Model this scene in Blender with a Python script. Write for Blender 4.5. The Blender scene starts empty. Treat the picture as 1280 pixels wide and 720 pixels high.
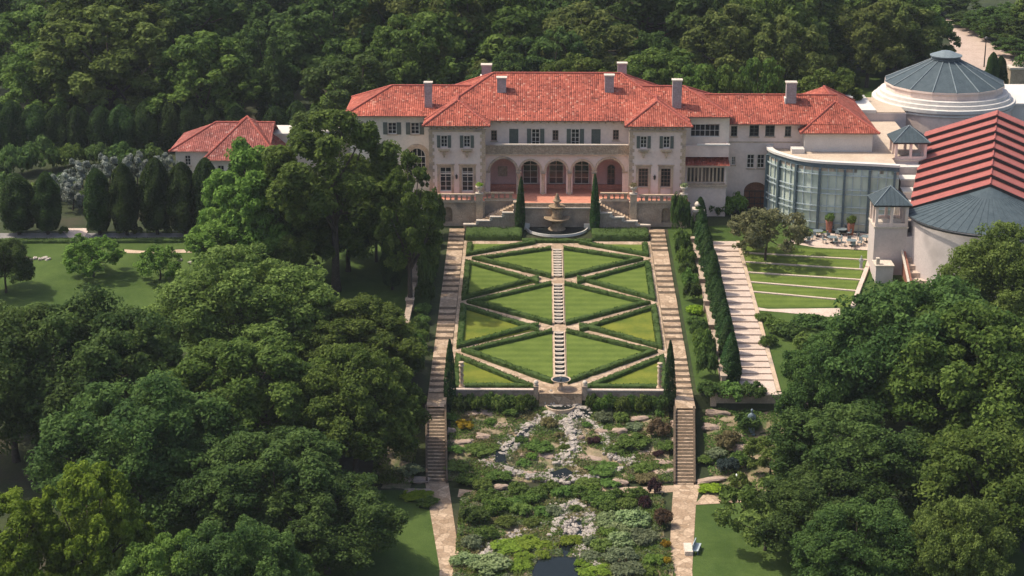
import bpy, bmesh, math, random
import numpy as np
from mathutils import Vector, Matrix
rad = math.radians
S = bpy.context.scene
COL = S.collection
rng = random.Random(7)
NR = np.random.RandomState(11)

# ------------------------------------------------------------------ camera, sky, sun, exposure
CAM = (-2.3, -221.3, 63.0); PITCH = rad(17.8); YAW = rad(.854); FPX = 2300.0
cam = bpy.data.cameras.new('camera'); cam_o = bpy.data.objects.new('camera', cam); COL.objects.link(cam_o)
cam_o.location = CAM; cam_o.rotation_euler = (math.pi / 2 - PITCH, 0, YAW)
cam.sensor_width = 36.0; cam.lens = 36.0 * FPX / 1280.0; cam.clip_end = 8000; cam.clip_start = 1
S.camera = cam_o
SUN_EL, SUN_AZ = rad(57), rad(12)          # the sun stands left of the garden and a little behind the villa front
sd = Vector((-math.cos(SUN_EL) * math.cos(SUN_AZ), math.cos(SUN_EL) * math.sin(SUN_AZ), math.sin(SUN_EL)))
w = bpy.data.worlds.new('World'); S.world = w; w.use_nodes = True
nt = w.node_tree; bg = nt.nodes['Background']
sky = nt.nodes.new('ShaderNodeTexSky'); sky.sky_type = 'NISHITA'; sky.sun_disc = False
sky.sun_elevation = SUN_EL; sky.sun_rotation = math.atan2(sd.x, sd.y); sky.altitude = 200; sky.dust_density = 4.0; sky.ozone_density = .4; sky.air_density = .9
nt.links.new(sky.outputs[0], bg.inputs[0]); bg.inputs[1].default_value = .15
sl = bpy.data.lights.new('sun', 'SUN'); sl.energy = 3.1; sl.angle = rad(.8); sl.color = (1, .92, .78)
so = bpy.data.objects.new('sun', sl); COL.objects.link(so); so.location = (-100, 0, 150)
so.rotation_euler = sd.to_track_quat('Z', 'Y').to_euler()
S.view_settings.view_transform = 'Standard'; S.view_settings.look = 'None'
S.view_settings.exposure = 0.5; S.view_settings.gamma = 1.0
S.cycles.max_bounces = 6; S.cycles.diffuse_bounces = 3; S.cycles.transparent_max_bounces = 4
S.cycles.use_denoising = True

HAZE = .00010

# ------------------------------------------------------------------ the lie of the land and a pixel-to-ground survey
_R = (math.cos(YAW), math.sin(YAW), 0.0)
_F = (-math.sin(YAW) * math.cos(PITCH), math.cos(YAW) * math.cos(PITCH), -math.sin(PITCH))
_U = (-math.sin(YAW) * math.sin(PITCH), math.cos(YAW) * math.sin(PITCH), math.cos(PITCH))
LEV = [(-5000, -9), (-400, -9), (-80, -8), (-61.3, -7.8), (-48.3, -5.3), (-47.6, -4.0), (0, 0), (30, 1), (80, 3.2), (5000, 3.2)]
def g(y):
    for (a, b), (c, d) in zip(LEV, LEV[1:]):
        if y <= c: return b + (d - b) * (y - a) / (c - a)
    return 3.2
def ray(px, py):
    a = (px - 640) / FPX; b = (360 - py) / FPX
    return [_F[i] + a * _R[i] + b * _U[i] for i in range(3)]
def G(px, py, z=None):
    """ground point seen at a photo pixel (or the point at height z)"""
    d = ray(px, py)
    if z is not None:
        t = (z - CAM[2]) / d[2]
        return CAM[0] + t * d[0], CAM[1] + t * d[1], z
    t = 100.0
    while t < 900:
        y = CAM[1] + t * d[1]
        if CAM[2] + t * d[2] <= g(y): break
        t += .1
    return CAM[0] + t * d[0], y, g(y)
def P(px, py, Y):
    d = ray(px, py); t = (Y - CAM[1]) / d[1]
    return CAM[0] + t * d[0], CAM[2] + t * d[2]

# ------------------------------------------------------------------ materials
def new_mat(name):
    m = bpy.data.materials.new(name); m.use_nodes = True
    n = m.node_tree; b = n.nodes['Principled BSDF']
    return m, n, b
def N(n, t, **k):
    x = n.nodes.new(t)
    for a, v in k.items(): setattr(x, a, v)
    return x
def ramp(n, fac, stops):
    r = N(n, 'ShaderNodeValToRGB'); n.links.new(fac, r.inputs[0])
    e = r.color_ramp.elements
    while len(e) < len(stops): e.new(.5)
    for el, (p, c) in zip(e, stops): el.position = p; el.color = (*c, 1)
    return r
def pm(name, c1, c2, scale=2.0, rough=.85, bump=.3, fine=12.0, spec=.25, blot=None, mot=.55):
    """two-colour noise surface with a finer grain and bump"""
    m, n, b = new_mat(name)
    tc = N(n, 'ShaderNodeTexCoord')
    a = N(n, 'ShaderNodeTexNoise'); a.inputs['Scale'].default_value = scale; a.inputs['Detail'].default_value = 6; a.inputs['Roughness'].default_value = .65
    f = N(n, 'ShaderNodeTexNoise'); f.inputs['Scale'].default_value = fine; f.inputs['Detail'].default_value = 4
    n.links.new(tc.outputs['Object'], a.inputs[0]); n.links.new(tc.outputs['Object'], f.inputs[0])
    r = ramp(n, a.outputs[0], [(.3, c1), (.7, c2)])
    mx = N(n, 'ShaderNodeMix', data_type='RGBA', blend_type='MULTIPLY'); mx.inputs[0].default_value = mot
    r2 = ramp(n, f.outputs[0], [(.3, (.55, .55, .55)), (.7, (1.25, 1.25, 1.25))])
    n.links.new(r.outputs[0], mx.inputs[6]); n.links.new(r2.outputs[0], mx.inputs[7])
    out = mx.outputs[2]
    if blot:
        q = N(n, 'ShaderNodeTexNoise'); q.inputs['Scale'].default_value = blot[1]; q.inputs['Detail'].default_value = 5
        n.links.new(tc.outputs['Object'], q.inputs[0])
        rr = ramp(n, q.outputs[0], [(.52, (0, 0, 0)), (.68, (1, 1, 1))])
        m2 = N(n, 'ShaderNodeMix', data_type='RGBA'); n.links.new(rr.outputs[0], m2.inputs[0]); n.links.new(out, m2.inputs[6]); m2.inputs[7].default_value = (*blot[0], 1)
        out = m2.outputs[2]
    n.links.new(out, b.inputs['Base Color']); b.inputs['Roughness'].default_value = rough
    b.inputs['Specular IOR Level'].default_value = spec
    if bump:
        bp = N(n, 'ShaderNodeBump'); bp.inputs['Strength'].default_value = bump; bp.inputs['Distance'].default_value = .08
        n.links.new(f.outputs[0], bp.inputs['Height']); n.links.new(bp.outputs[0], b.inputs['Normal'])
    return m
def leaf_mat(name, dark, light, alt=None, transl=.42):
    m, n, b = new_mat(name)
    at = N(n, 'ShaderNodeAttribute'); at.attribute_name = 'tint'
    oi = N(n, 'ShaderNodeObjectInfo')
    r = ramp(n, at.outputs['Fac'], [(0, dark), (1, light)])
    hs = N(n, 'ShaderNodeHueSaturation')
    mr = N(n, 'ShaderNodeMapRange'); n.links.new(oi.outputs['Random'], mr.inputs[0]); mr.inputs[3].default_value = .82; mr.inputs[4].default_value = 1.22
    mh = N(n, 'ShaderNodeMapRange'); n.links.new(oi.outputs['Random'], mh.inputs[0]); mh.inputs[3].default_value = .493; mh.inputs[4].default_value = .522
    n.links.new(mr.outputs[0], hs.inputs['Value']); n.links.new(mh.outputs[0], hs.inputs['Hue']); n.links.new(r.outputs[0], hs.inputs['Color'])
    n.links.new(hs.outputs[0], b.inputs['Base Color']); b.inputs['Roughness'].default_value = .7; b.inputs['Specular IOR Level'].default_value = .12
    tr = N(n, 'ShaderNodeBsdfTranslucent'); n.links.new(hs.outputs[0], tr.inputs[0])
    ms = N(n, 'ShaderNodeMixShader'); ms.inputs[0].default_value = transl
    o = n.nodes['Material Output']
    n.links.new(b.outputs[0], ms.inputs[1]); n.links.new(tr.outputs[0], ms.inputs[2]); n.links.new(ms.outputs[0], o.inputs[0])
    return m
def tile_mat(name, stops, pu=.27, pv=.29, bumpd=.08):
    """barrel clay tiles: UV in metres, u along the eave, v up the slope"""
    m, n, b = new_mat(name)
    uv = N(n, 'ShaderNodeUVMap'); sp = N(n, 'ShaderNodeSeparateXYZ'); n.links.new(uv.outputs[0], sp.inputs[0])
    def M(op, a, bb=None):
        x = N(n, 'ShaderNodeMath', operation=op)
        for i, v in enumerate((a, bb)):
            if v is None: continue
            if isinstance(v, (int, float)): x.inputs[i].default_value = v
            else: n.links.new(v, x.inputs[i])
        return x.outputs[0]
    u = M('DIVIDE', sp.outputs[0], pu); v = M('DIVIDE', sp.outputs[1], pv)
    fu, fv = M('FLOOR', u), M('FLOOR', v)
    cb = N(n, 'ShaderNodeCombineXYZ'); n.links.new(fu, cb.inputs[0]); n.links.new(fv, cb.inputs[1])
    wn = N(n, 'ShaderNodeTexWhiteNoise', noise_dimensions='2D'); n.links.new(cb.outputs[0], wn.inputs[0])
    r = ramp(n, wn.outputs[0], stops)
    big = N(n, 'ShaderNodeTexNoise'); big.inputs['Scale'].default_value = .35; big.inputs['Detail'].default_value = 5; n.links.new(uv.outputs[0], big.inputs[0])
    r2 = ramp(n, big.outputs[0], [(.3, (.66, .66, .68)), (.7, (1.12, 1.10, 1.08))])
    mx = N(n, 'ShaderNodeMix', data_type='RGBA', blend_type='MULTIPLY'); mx.inputs[0].default_value = 1
    n.links.new(r.outputs[0], mx.inputs[6]); n.links.new(r2.outputs[0], mx.inputs[7])
    n.links.new(mx.outputs[2], b.inputs['Base Color']); b.inputs['Roughness'].default_value = .8; b.inputs['Specular IOR Level'].default_value = .2
    h1 = M('ABSOLUTE', M('SINE', M('MULTIPLY', u, math.pi)))
    h2 = M('MULTIPLY', M('FRACT', v), -.45)
    h = M('ADD', M('ADD', h1, h2), M('MULTIPLY', wn.outputs[0], .25))
    bp = N(n, 'ShaderNodeBump'); bp.inputs['Strength'].default_value = .8; bp.inputs['Distance'].default_value = bumpd
    n.links.new(h, bp.inputs['Height']); n.links.new(bp.outputs[0], b.inputs['Normal'])
    return m
def plain(name, c, rough=.5, spec=.4, metal=0.):
    m, n, b = new_mat(name)
    b.inputs['Base Color'].default_value = (*c, 1); b.inputs['Roughness'].default_value = rough
    b.inputs['Specular IOR Level'].default_value = spec; b.inputs['Metallic'].default_value = metal
    return m
def flag_mat(name, c1, c2, mortar, scale=1.2, bump=.5):
    """irregular paving flags"""
    m, n, b = new_mat(name)
    tc = N(n, 'ShaderNodeTexCoord')
    vo = N(n, 'ShaderNodeTexVoronoi'); vo.inputs['Scale'].default_value = scale; n.links.new(tc.outputs['Object'], vo.inputs[0])
    ve = N(n, 'ShaderNodeTexVoronoi', feature='DISTANCE_TO_EDGE'); ve.inputs['Scale'].default_value = scale; n.links.new(tc.outputs['Object'], ve.inputs[0])
    sx = N(n, 'ShaderNodeSeparateColor'); n.links.new(vo.outputs['Color'], sx.inputs[0])
    r = ramp(n, sx.outputs[0], [(0, c1), (1, c2)])
    no = N(n, 'ShaderNodeTexNoise'); no.inputs['Scale'].default_value = 5; no.inputs['Detail'].default_value = 6; n.links.new(tc.outputs['Object'], no.inputs[0])
    r2 = ramp(n, no.outputs[0], [(.3, (.6, .6, .6)), (.7, (1.2, 1.2, 1.2))])
    mx = N(n, 'ShaderNodeMix', data_type='RGBA', blend_type='MULTIPLY'); mx.inputs[0].default_value = .8
    n.links.new(r.outputs[0], mx.inputs[6]); n.links.new(r2.outputs[0], mx.inputs[7])
    e = ramp(n, ve.outputs['Distance'], [(.005, (0, 0, 0)), (.045, (1, 1, 1))])
    m2 = N(n, 'ShaderNodeMix', data_type='RGBA'); n.links.new(e.outputs[0], m2.inputs[0]); m2.inputs[6].default_value = (*mortar, 1); n.links.new(mx.outputs[2], m2.inputs[7])
    n.links.new(m2.outputs[2], b.inputs['Base Color']); b.inputs['Roughness'].default_value = .9; b.inputs['Specular IOR Level'].default_value = .15
    bp = N(n, 'ShaderNodeBump'); bp.inputs['Strength'].default_value = bump; bp.inputs['Distance'].default_value = .05
    n.links.new(e.outputs[0], bp.inputs['Height']); n.links.new(bp.outputs[0], b.inputs['Normal'])
    return m
def stripe_mat(name, c1, c2, freq, axis=0):
    """mown grass: faint stripes and blades"""
    m, n, b = new_mat(name)
    tc = N(n, 'ShaderNodeTexCoord'); sp = N(n, 'ShaderNodeSeparateXYZ'); n.links.new(tc.outputs['Object'], sp.inputs[0])
    a = N(n, 'ShaderNodeMath', operation='MULTIPLY'); n.links.new(sp.outputs[axis], a.inputs[0]); a.inputs[1].default_value = freq
    s = N(n, 'ShaderNodeMath', operation='SINE'); n.links.new(a.outputs[0], s.inputs[0])
    no = N(n, 'ShaderNodeTexNoise'); no.inputs['Scale'].default_value = .55; no.inputs['Detail'].default_value = 8; no.inputs['Roughness'].default_value = .7; n.links.new(tc.outputs['Object'], no.inputs[0])
    f = N(n, 'ShaderNodeTexNoise'); f.inputs['Scale'].default_value = 14; f.inputs['Detail'].default_value = 3; n.links.new(tc.outputs['Object'], f.inputs[0])
    q = N(n, 'ShaderNodeMath', operation='MULTIPLY_ADD'); n.links.new(s.outputs[0], q.inputs[0]); q.inputs[1].default_value = .11; n.links.new(no.outputs[0], q.inputs[2])
    r = ramp(n, q.outputs[0], [(.3, c1), (.7, c2)])
    r2 = ramp(n, f.outputs[0], [(.3, (.62, .62, .62)), (.7, (1.25, 1.25, 1.2))])
    mx = N(n, 'ShaderNodeMix', data_type='RGBA', blend_type='MULTIPLY'); mx.inputs[0].default_value = .7
    n.links.new(r.outputs[0], mx.inputs[6]); n.links.new(r2.outputs[0], mx.inputs[7])
    n.links.new(mx.outputs[2], b.inputs['Base Color']); b.inputs['Roughness'].default_value = .9; b.inputs['Specular IOR Level'].default_value = .1
    bp = N(n, 'ShaderNodeBump'); bp.inputs['Strength'].default_value = .5; bp.inputs['Distance'].default_value = .1
    n.links.new(f.outputs[0], bp.inputs['Height']); n.links.new(bp.outputs[0], b.inputs['Normal'])
    return m
M = {}
M['tiles'] = tile_mat('clay_tiles', [(0, (.17, .045, .03)), (.2, (.31, .075, .047)), (.8, (.42, .108, .068)), (.95, (.47, .15, .10)), (1, (.50, .23, .16))])
M['tiles_old'] = tile_mat('faded_tiles', [(0, (.20, .06, .048)), (.4, (.29, .085, .065)), (.9, (.36, .12, .095)), (1, (.45, .24, .20))])
M['ridge'] = pm('ridge_tiles', (.30, .07, .05), (.44, .12, .085), 3, .8, .4, 9)
M['band_tiles'] = pm('rose_tiles', (.29, .088, .072), (.39, .122, .10), .9, .8, .3, 7)
M['stucco'] = pm('rose_stucco', (.715, .555, .465), (.80, .645, .55), .35, .9, .1, 3, blot=((.62, .48, .41), .22), mot=.18)
M['cream'] = pm('cream_stucco', (.68, .575, .455), (.80, .70, .58), .4, .9, .1, 4, mot=.18)
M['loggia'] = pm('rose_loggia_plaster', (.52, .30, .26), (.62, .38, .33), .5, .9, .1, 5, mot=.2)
M['stone'] = pm('tan_limestone', (.46, .335, .225), (.62, .47, .335), .8, .9, .5, 9, blot=((.30, .24, .19), .7))
M['wallstone'] = pm('weathered_limestone', (.34, .25, .18), (.50, .39, .29), .6, .92, .5, 7, blot=((.22, .175, .14), .45))
M['relief'] = pm('carved_limestone', (.25, .19, .13), (.48, .37, .265), 2.2, .92, 1.0, 5)
M['cap'] = pm('pale_capstone', (.52, .435, .345), (.66, .57, .47), 1.5, .85, .3, 9)
M['white'] = pm('white_render', (.58, .535, .475), (.68, .635, .57), .5, .85, .1, 6, mot=.2)
M['grey_render'] = pm('grey_rose_render', (.50, .425, .39), (.60, .52, .48), .3, .9, .1, 5, mot=.2, blot=((.42, .36, .33), .3))
M['chim'] = pm('mauve_render', (.30, .245, .235), (.42, .35, .335), .8, .9, .2, 6)
M['shutter'] = pm('grey_green_shutter', (.10, .11, .088), (.145, .155, .125), 3, .7, .2, 14)
M['frame'] = pm('pale_window_frame', (.62, .55, .47), (.74, .67, .58), 3, .7, .1, 9)
M['brownframe'] = pm('brown_window_frame', (.20, .12, .09), (.28, .17, .12), 3, .7, .1, 9)
M['wood'] = pm('brown_door_wood', (.16, .065, .035), (.26, .11, .06), 2, .7, .4, 8)
M['iron'] = plain('dark_iron', (.03, .028, .026), .5, .4)
M['pane'] = plain('dark_window_glass', (.018, .018, .02), .12, .5)
M['slate'] = pm('blue_grey_metal', (.048, .068, .078), (.078, .102, .112), 1.2, .7, .15, 8, spec=.2)
M['slate_lite'] = pm('pale_metal_seam', (.14, .175, .185), (.21, .245, .255), 2, .5, .1, 8)
M['steel'] = pm('blue_grey_steel', (.36, .42, .43), (.48, .54, .54), 2, .45, .05, 8, spec=.5)
M['darksteel'] = pm('dark_blue_steel', (.075, .105, .12), (.12, .155, .17), 2, .45, .05, 8)
M['terracotta'] = pm('terracotta_floor', (.50, .19, .12), (.62, .27, .18), 2, .85, .2, 9)
M['pot'] = pm('terracotta_pot', (.25, .10, .065), (.36, .16, .11), 3, .8, .2, 9)
M['roofdeck'] = pm('tan_roof_deck', (.46, .355, .26), (.58, .46, .345), .4, .95, .2, 7)
M['flag'] = flag_mat('flagstones', (.34, .24, .155), (.53, .395, .28), (.27, .20, .135), 1.0)
M['tread'] = flag_mat('stair_flags', (.32, .22, .14), (.53, .39, .27), (.26, .19, .125), 1.3)
M['concrete'] = pm('pale_paving', (.50, .385, .305), (.63, .50, .41), .5, .9, .2, 8)
M['road'] = pm('rose_brick_road', (.42, .31, .245), (.53, .41, .335), .3, .9, .2, 6)
M['asphalt'] = pm('grey_gravel_path', (.19, .175, .16), (.28, .26, .24), .5, .95, .3, 9)
M['grass'] = stripe_mat('garden_lawn', (.085, .125, .022), (.135, .18, .036), 4.6, 1)
M['grass2'] = stripe_mat('park_lawn', (.048, .082, .018), (.078, .118, .028), .8, 0)
M['grassy'] = stripe_mat('yellow_flecked_lawn', (.10, .135, .020), (.19, .20, .03), 2.0, 1)
M['soil'] = pm('wooded_ground', (.018, .026, .010), (.045, .058, .018), .25, .95, .5, 4, blot=((.055, .045, .028), .12))
M['bed'] = pm('planted_soil', (.15, .125, .06), (.36, .27, .175), .8, .95, .6, 5, blot=((.06, .10, .025), .6))
M['rock'] = pm('rose_sandstone', (.27, .185, .135), (.50, .375, .285), 1.4, .9, .7, 6, blot=((.20, .15, .125), .8))
M['palerock'] = pm('pale_limestone_rock', (.25, .21, .175), (.52, .455, .39), 1.2, .9, .7, 5)
M['bark'] = pm('bark', (.045, .034, .026), (.10, .078, .06), 4, .95, .8, 14)
M['hedge'] = pm('clipped_boxwood', (.04, .068, .017), (.08, .122, .031), 2.2, .8, 1.0, 11, .1)
M['shade_and_curb'] = pm('riser_shade_and_curb', (.07, .055, .035), (.16, .11, .075), 3, .95, .5, 12)  # riser shade put into a colour; also the dark stone of the curbs
M['bronze'] = pm('blue_grey_bronze', (.12, .16, .18), (.20, .25, .27), 4, .5, .2, 12)
M['greystone'] = pm('grey_statue_stone', (.28, .28, .28), (.42, .42, .41), 4, .8, .2, 12)
M['lampglass'] = plain('white_lamp_globe', (.8, .8, .78), .3)
def water_mat():
    m, n, b = new_mat('pond_water')
    b.inputs['Base Color'].default_value = (.010, .014, .014, 1); b.inputs['Roughness'].default_value = .1; b.inputs['Specular IOR Level'].default_value = .12
    no = N(n, 'ShaderNodeTexNoise'); no.inputs['Scale'].default_value = 2.5; tc = N(n, 'ShaderNodeTexCoord'); n.links.new(tc.outputs['Object'], no.inputs[0])
    bp = N(n, 'ShaderNodeBump'); bp.inputs['Strength'].default_value = .08; n.links.new(no.outputs[0], bp.inputs['Height']); n.links.new(bp.outputs[0], b.inputs['Normal'])
    return m
M['water'] = water_mat()
M['dark_stone'] = pm('stained_fountain_stone', (.20, .14, .085), (.40, .29, .185), 2, .85, .5, 8)
def glass_mat():
    m, n, b = new_mat('pale_green_glass')
    tc = N(n, 'ShaderNodeTexCoord'); no = N(n, 'ShaderNodeTexNoise'); no.inputs['Scale'].default_value = .35; n.links.new(tc.outputs['Object'], no.inputs[0])
    r = ramp(n, no.outputs[0], [(.35, (.42, .47, .385)), (.65, (.64, .67, .55))])
    n.links.new(r.outputs[0], b.inputs['Base Color']); b.inputs['Roughness'].default_value = .4; b.inputs['Specular IOR Level'].default_value = .5
    return m
M['glass'] = glass_mat()
LM = {
 'oak': leaf_mat('oak_leaves', (0.060, 0.101, 0.017), (0.165, 0.224, 0.043)),
 'dark': leaf_mat('dark_leaves', (0.042, 0.076, 0.018), (0.112, 0.163, 0.038)),
 'olive': leaf_mat('olive_leaves', (.082, .122, .022), (.205, .262, .060)),
 'bright': leaf_mat('bright_leaves', (0.090, 0.150, 0.022), (0.203, 0.286, 0.054)),
 'yellow': leaf_mat('yellow_green_leaves', (.10, .165, .014), (.235, .33, .036)),
 'autumn': leaf_mat('bronzed_leaves', (.075, .098, .022), (.185, .20, .052)),
 'column': leaf_mat('hornbeam_leaves', (0.027, 0.052, 0.014), (0.063, 0.102, 0.024)),
 'cypress': leaf_mat('cypress_needles', (.026, .060, .017), (.072, .13, .036)),
 'blue': leaf_mat('blue_conifer_needles', (.035, .055, .048), (.07, .10, .09)),
 'white': leaf_mat('white_blossom', (.045, .075, .03), (.46, .48, .42)),
 'green': leaf_mat('shrub_leaves', (0.066, 0.115, 0.020), (0.168, 0.247, 0.055)),
 'lime': leaf_mat('lime_leaves', (.16, .25, .015), (.32, .42, .035)),
 'sage': leaf_mat('sage_leaves', (.11, .135, .065), (.25, .28, .15)),
 'tan': leaf_mat('tawny_grass_leaves', (.14, .12, .05), (.28, .24, .11)),
 'purple': leaf_mat('wine_red_leaves', (.035, .018, .020), (.085, .040, .042)),
 'russet': leaf_mat('russet_leaves', (.085, .055, .032), (.16, .10, .06)),
 'gold': leaf_mat('golden_flowers', (.20, .12, .012), (.42, .26, .02)),
 'pale': leaf_mat('pale_variegated_leaves', (.15, .20, .07), (.36, .42, .20)),
 'mat': leaf_mat('yellow_green_marsh_leaves', (0.132, 0.182, 0.020), (0.253, 0.308, 0.039)),
 'loose': leaf_mat('dusty_olive_leaves', (.12, .135, .05), (.27, .27, .13)),
 'tall_oak': leaf_mat('mid_green_oak_leaves', (.064, .108, .018), (.172, .245, .048)),  # the tall tree's own leaf green, slightly lighter than the oak
 'box': leaf_mat('boxwood_leaves', (0.042, 0.075, 0.016), (0.098, 0.147, 0.034)),
}

# ------------------------------------------------------------------ mesh helpers
class MB:
    def __init__(s): s.v = []; s.f = []; s.uv = {}
    def poly(s, pts, uv=False):
        i = len(s.v); s.v += [tuple(p) for p in pts]; s.f.append(tuple(range(i, i + len(pts))))
        if uv:
            a, b, c = [Vector(p) for p in pts[:3]]; n = (b - a).cross(c - a).normalized()
            if n.z < 0: n = -n
            u = Vector((0, 0, 1)).cross(n); u = u.normalized() if u.length > 1e-5 else Vector((1, 0, 0)); v = n.cross(u)
            s.uv[len(s.f) - 1] = [(Vector(p).dot(u), Vector(p).dot(v)) for p in pts]
        return s
    def hex(s, p):       # p: 4 bottom points, 4 top points
        i = len(s.v); s.v += [tuple(q) for q in p]
        s.f += [(i + 3, i + 2, i + 1, i), (i + 4, i + 5, i + 6, i + 7)] + [(i + k, i + (k + 1) % 4, i + 4 + (k + 1) % 4, i + 4 + k) for k in range(4)]
        return s
    def box(s, x0, x1, y0, y1, z0, z1):
        return s.hex([(x0, y0, z0), (x1, y0, z0), (x1, y1, z0), (x0, y1, z0), (x0, y0, z1), (x1, y0, z1), (x1, y1, z1), (x0, y1, z1)])
    def prism(s, pts, z0, z1):
        n = len(pts); i = len(s.v)
        zb = z0 if callable(z0) else (lambda x, y: z0); zt = z1 if callable(z1) else (lambda x, y: z1)
        s.v += [(x, y, zb(x, y)) for x, y in pts] + [(x, y, zt(x, y)) for x, y in pts]
        s.f += [tuple(range(i + n - 1, i - 1, -1)), tuple(range(i + n, i + 2 * n))] + [(i + k, i + (k + 1) % n, i + n + (k + 1) % n, i + n + k) for k in range(n)]
        return s
    def lathe(s, prof, c=(0, 0, 0), n=16, a0=0, a1=2 * math.pi):
        full = abs(a1 - a0 - 2 * math.pi) < 1e-6; m = n if full else n + 1; i = len(s.v)
        for r, z in prof:
            for k in range(m):
                a = a0 + (a1 - a0) * k / n
                s.v.append((c[0] + r * math.cos(a), c[1] + r * math.sin(a), c[2] + z))
        for j in range(len(prof) - 1):
            for k in range(n):
                k2 = (k + 1) % m
                s.f.append((i + j * m + k, i + j * m + k2, i + (j + 1) * m + k2, i + (j + 1) * m + k))
        return s
    def tube(s, pts, rads, n=8, cap=True):
        i = len(s.v); prev = None
        for j, p in enumerate(pts):
            p = Vector(p); q = Vector(pts[min(j + 1, len(pts) - 1)]); o = Vector(pts[max(j - 1, 0)])
            d = (q - o).normalized(); a = d.cross(Vector((0, 1, 0)) if abs(d.y) < .9 else Vector((1, 0, 0))).normalized(); b = d.cross(a)
            for k in range(n):
                t = 2 * math.pi * k / n
                s.v.append(tuple(p + (a * math.cos(t) + b * math.sin(t)) * rads[j]))
        for j in range(len(pts) - 1):
            for k in range(n):
                s.f.append((i + j * n + k, i + j * n + (k + 1) % n, i + (j + 1) * n + (k + 1) % n, i + (j + 1) * n + k))
        if cap:
            s.f += [tuple(i + k for k in range(n)), tuple(i + (len(pts) - 1) * n + k for k in range(n - 1, -1, -1))]
        return s
    def mesh(s, name, mat, smooth=False):
        me = bpy.data.meshes.new(name); me.from_pydata(s.v, [], s.f)
        if s.uv:
            l = me.uv_layers.new(name='UVMap')
            for fi, c in s.uv.items():
                for li, uvc in zip(me.polygons[fi].loop_indices, c): l.data[li].uv = uvc
        bm = bmesh.new(); bm.from_mesh(me); bmesh.ops.recalc_face_normals(bm, faces=bm.faces); bm.to_mesh(me); bm.free()
        me.materials.append(M[mat] if isinstance(mat, str) else mat)
        if smooth: me.polygons.foreach_set('use_smooth', [True] * len(me.polygons))
        return me
    def build(s, name, mat, parent=None, smooth=False, loc=None):
        return link(name, s.mesh(name, mat, smooth), parent, loc)
def link(name, data, parent=None, loc=None):
    o = bpy.data.objects.new(name, data); COL.objects.link(o)
    if parent: o.parent = parent
    if loc: o.location = loc
    return o
def tag(o, label, cat=None, group=None, kind=None):
    if label: o['label'] = label
    if cat: o['category'] = cat
    if group: o['group'] = group
    if kind: o['kind'] = kind
    return o
def struct(o): o['kind'] = 'structure'; return o
def thing(name, label, cat, loc=(0, 0, 0), rot=0, group=None, sc=1.0):
    o = bpy.data.objects.new(name, None); COL.objects.link(o); o.location = loc; o.rotation_euler = (0, 0, rot)
    o.scale = (sc, sc, sc) if isinstance(sc, (int, float)) else sc
    o.empty_display_size = .5
    return tag(o, label, cat, group)
class Fr:
    """a wall's own frame: u along the wall, d into it, z up"""
    def __init__(s, x, y, ang=0): s.x, s.y = x, y; s.c, s.s = math.cos(ang), math.sin(ang)
    def pt(s, u, d, z): return (s.x + u * s.c - d * s.s, s.y + u * s.s + d * s.c, z)
    def box(s, mb, u0, u1, d0, d1, z0, z1):
        mb.hex([s.pt(u0, d0, z0), s.pt(u1, d0, z0), s.pt(u1, d1, z0), s.pt(u0, d1, z0), s.pt(u0, d0, z1), s.pt(u1, d0, z1), s.pt(u1, d1, z1), s.pt(u0, d1, z1)])
def arch_top(o, u):
    u0, u1, z0, z1, arch = o
    if not arch: return z1
    r = (u1 - u0) / 2; t = max(0, r * r - (u - (u0 + u1) / 2) ** 2)
    return z1 + math.sqrt(t) * arch
def wall(mb, fr, u0, u1, z0, z1, th, ops):
    br = {u0, u1}
    for o in ops:
        br |= {o[0], o[1]}
        if o[4]:
            c, r = (o[0] + o[1]) / 2, (o[1] - o[0]) / 2
            br |= {c - r * math.cos(math.pi * k / 14) for k in range(1, 14)}
    br = sorted(b for b in br if u0 - 1e-6 <= b <= u1 + 1e-6)
    for a, b in zip(br, br[1:]):
        if b - a < 1e-5: continue
        m = (a + b) / 2; cur = (z0, z0)
        segs = []
        for o in sorted([o for o in ops if o[0] < m < o[1]], key=lambda o: o[2]):
            segs.append((cur, (o[2], o[2]))); cur = (arch_top(o, a), arch_top(o, b))
        segs.append((cur, (z1, z1)))
        for (la, lb), (ha, hb) in segs:
            if ha - la < 1e-4 and hb - lb < 1e-4: continue
            mb.hex([fr.pt(a, 0, la), fr.pt(b, 0, lb), fr.pt(b, th, lb), fr.pt(a, th, la), fr.pt(a, 0, ha), fr.pt(b, 0, hb), fr.pt(b, th, hb), fr.pt(a, th, ha)])
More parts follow.
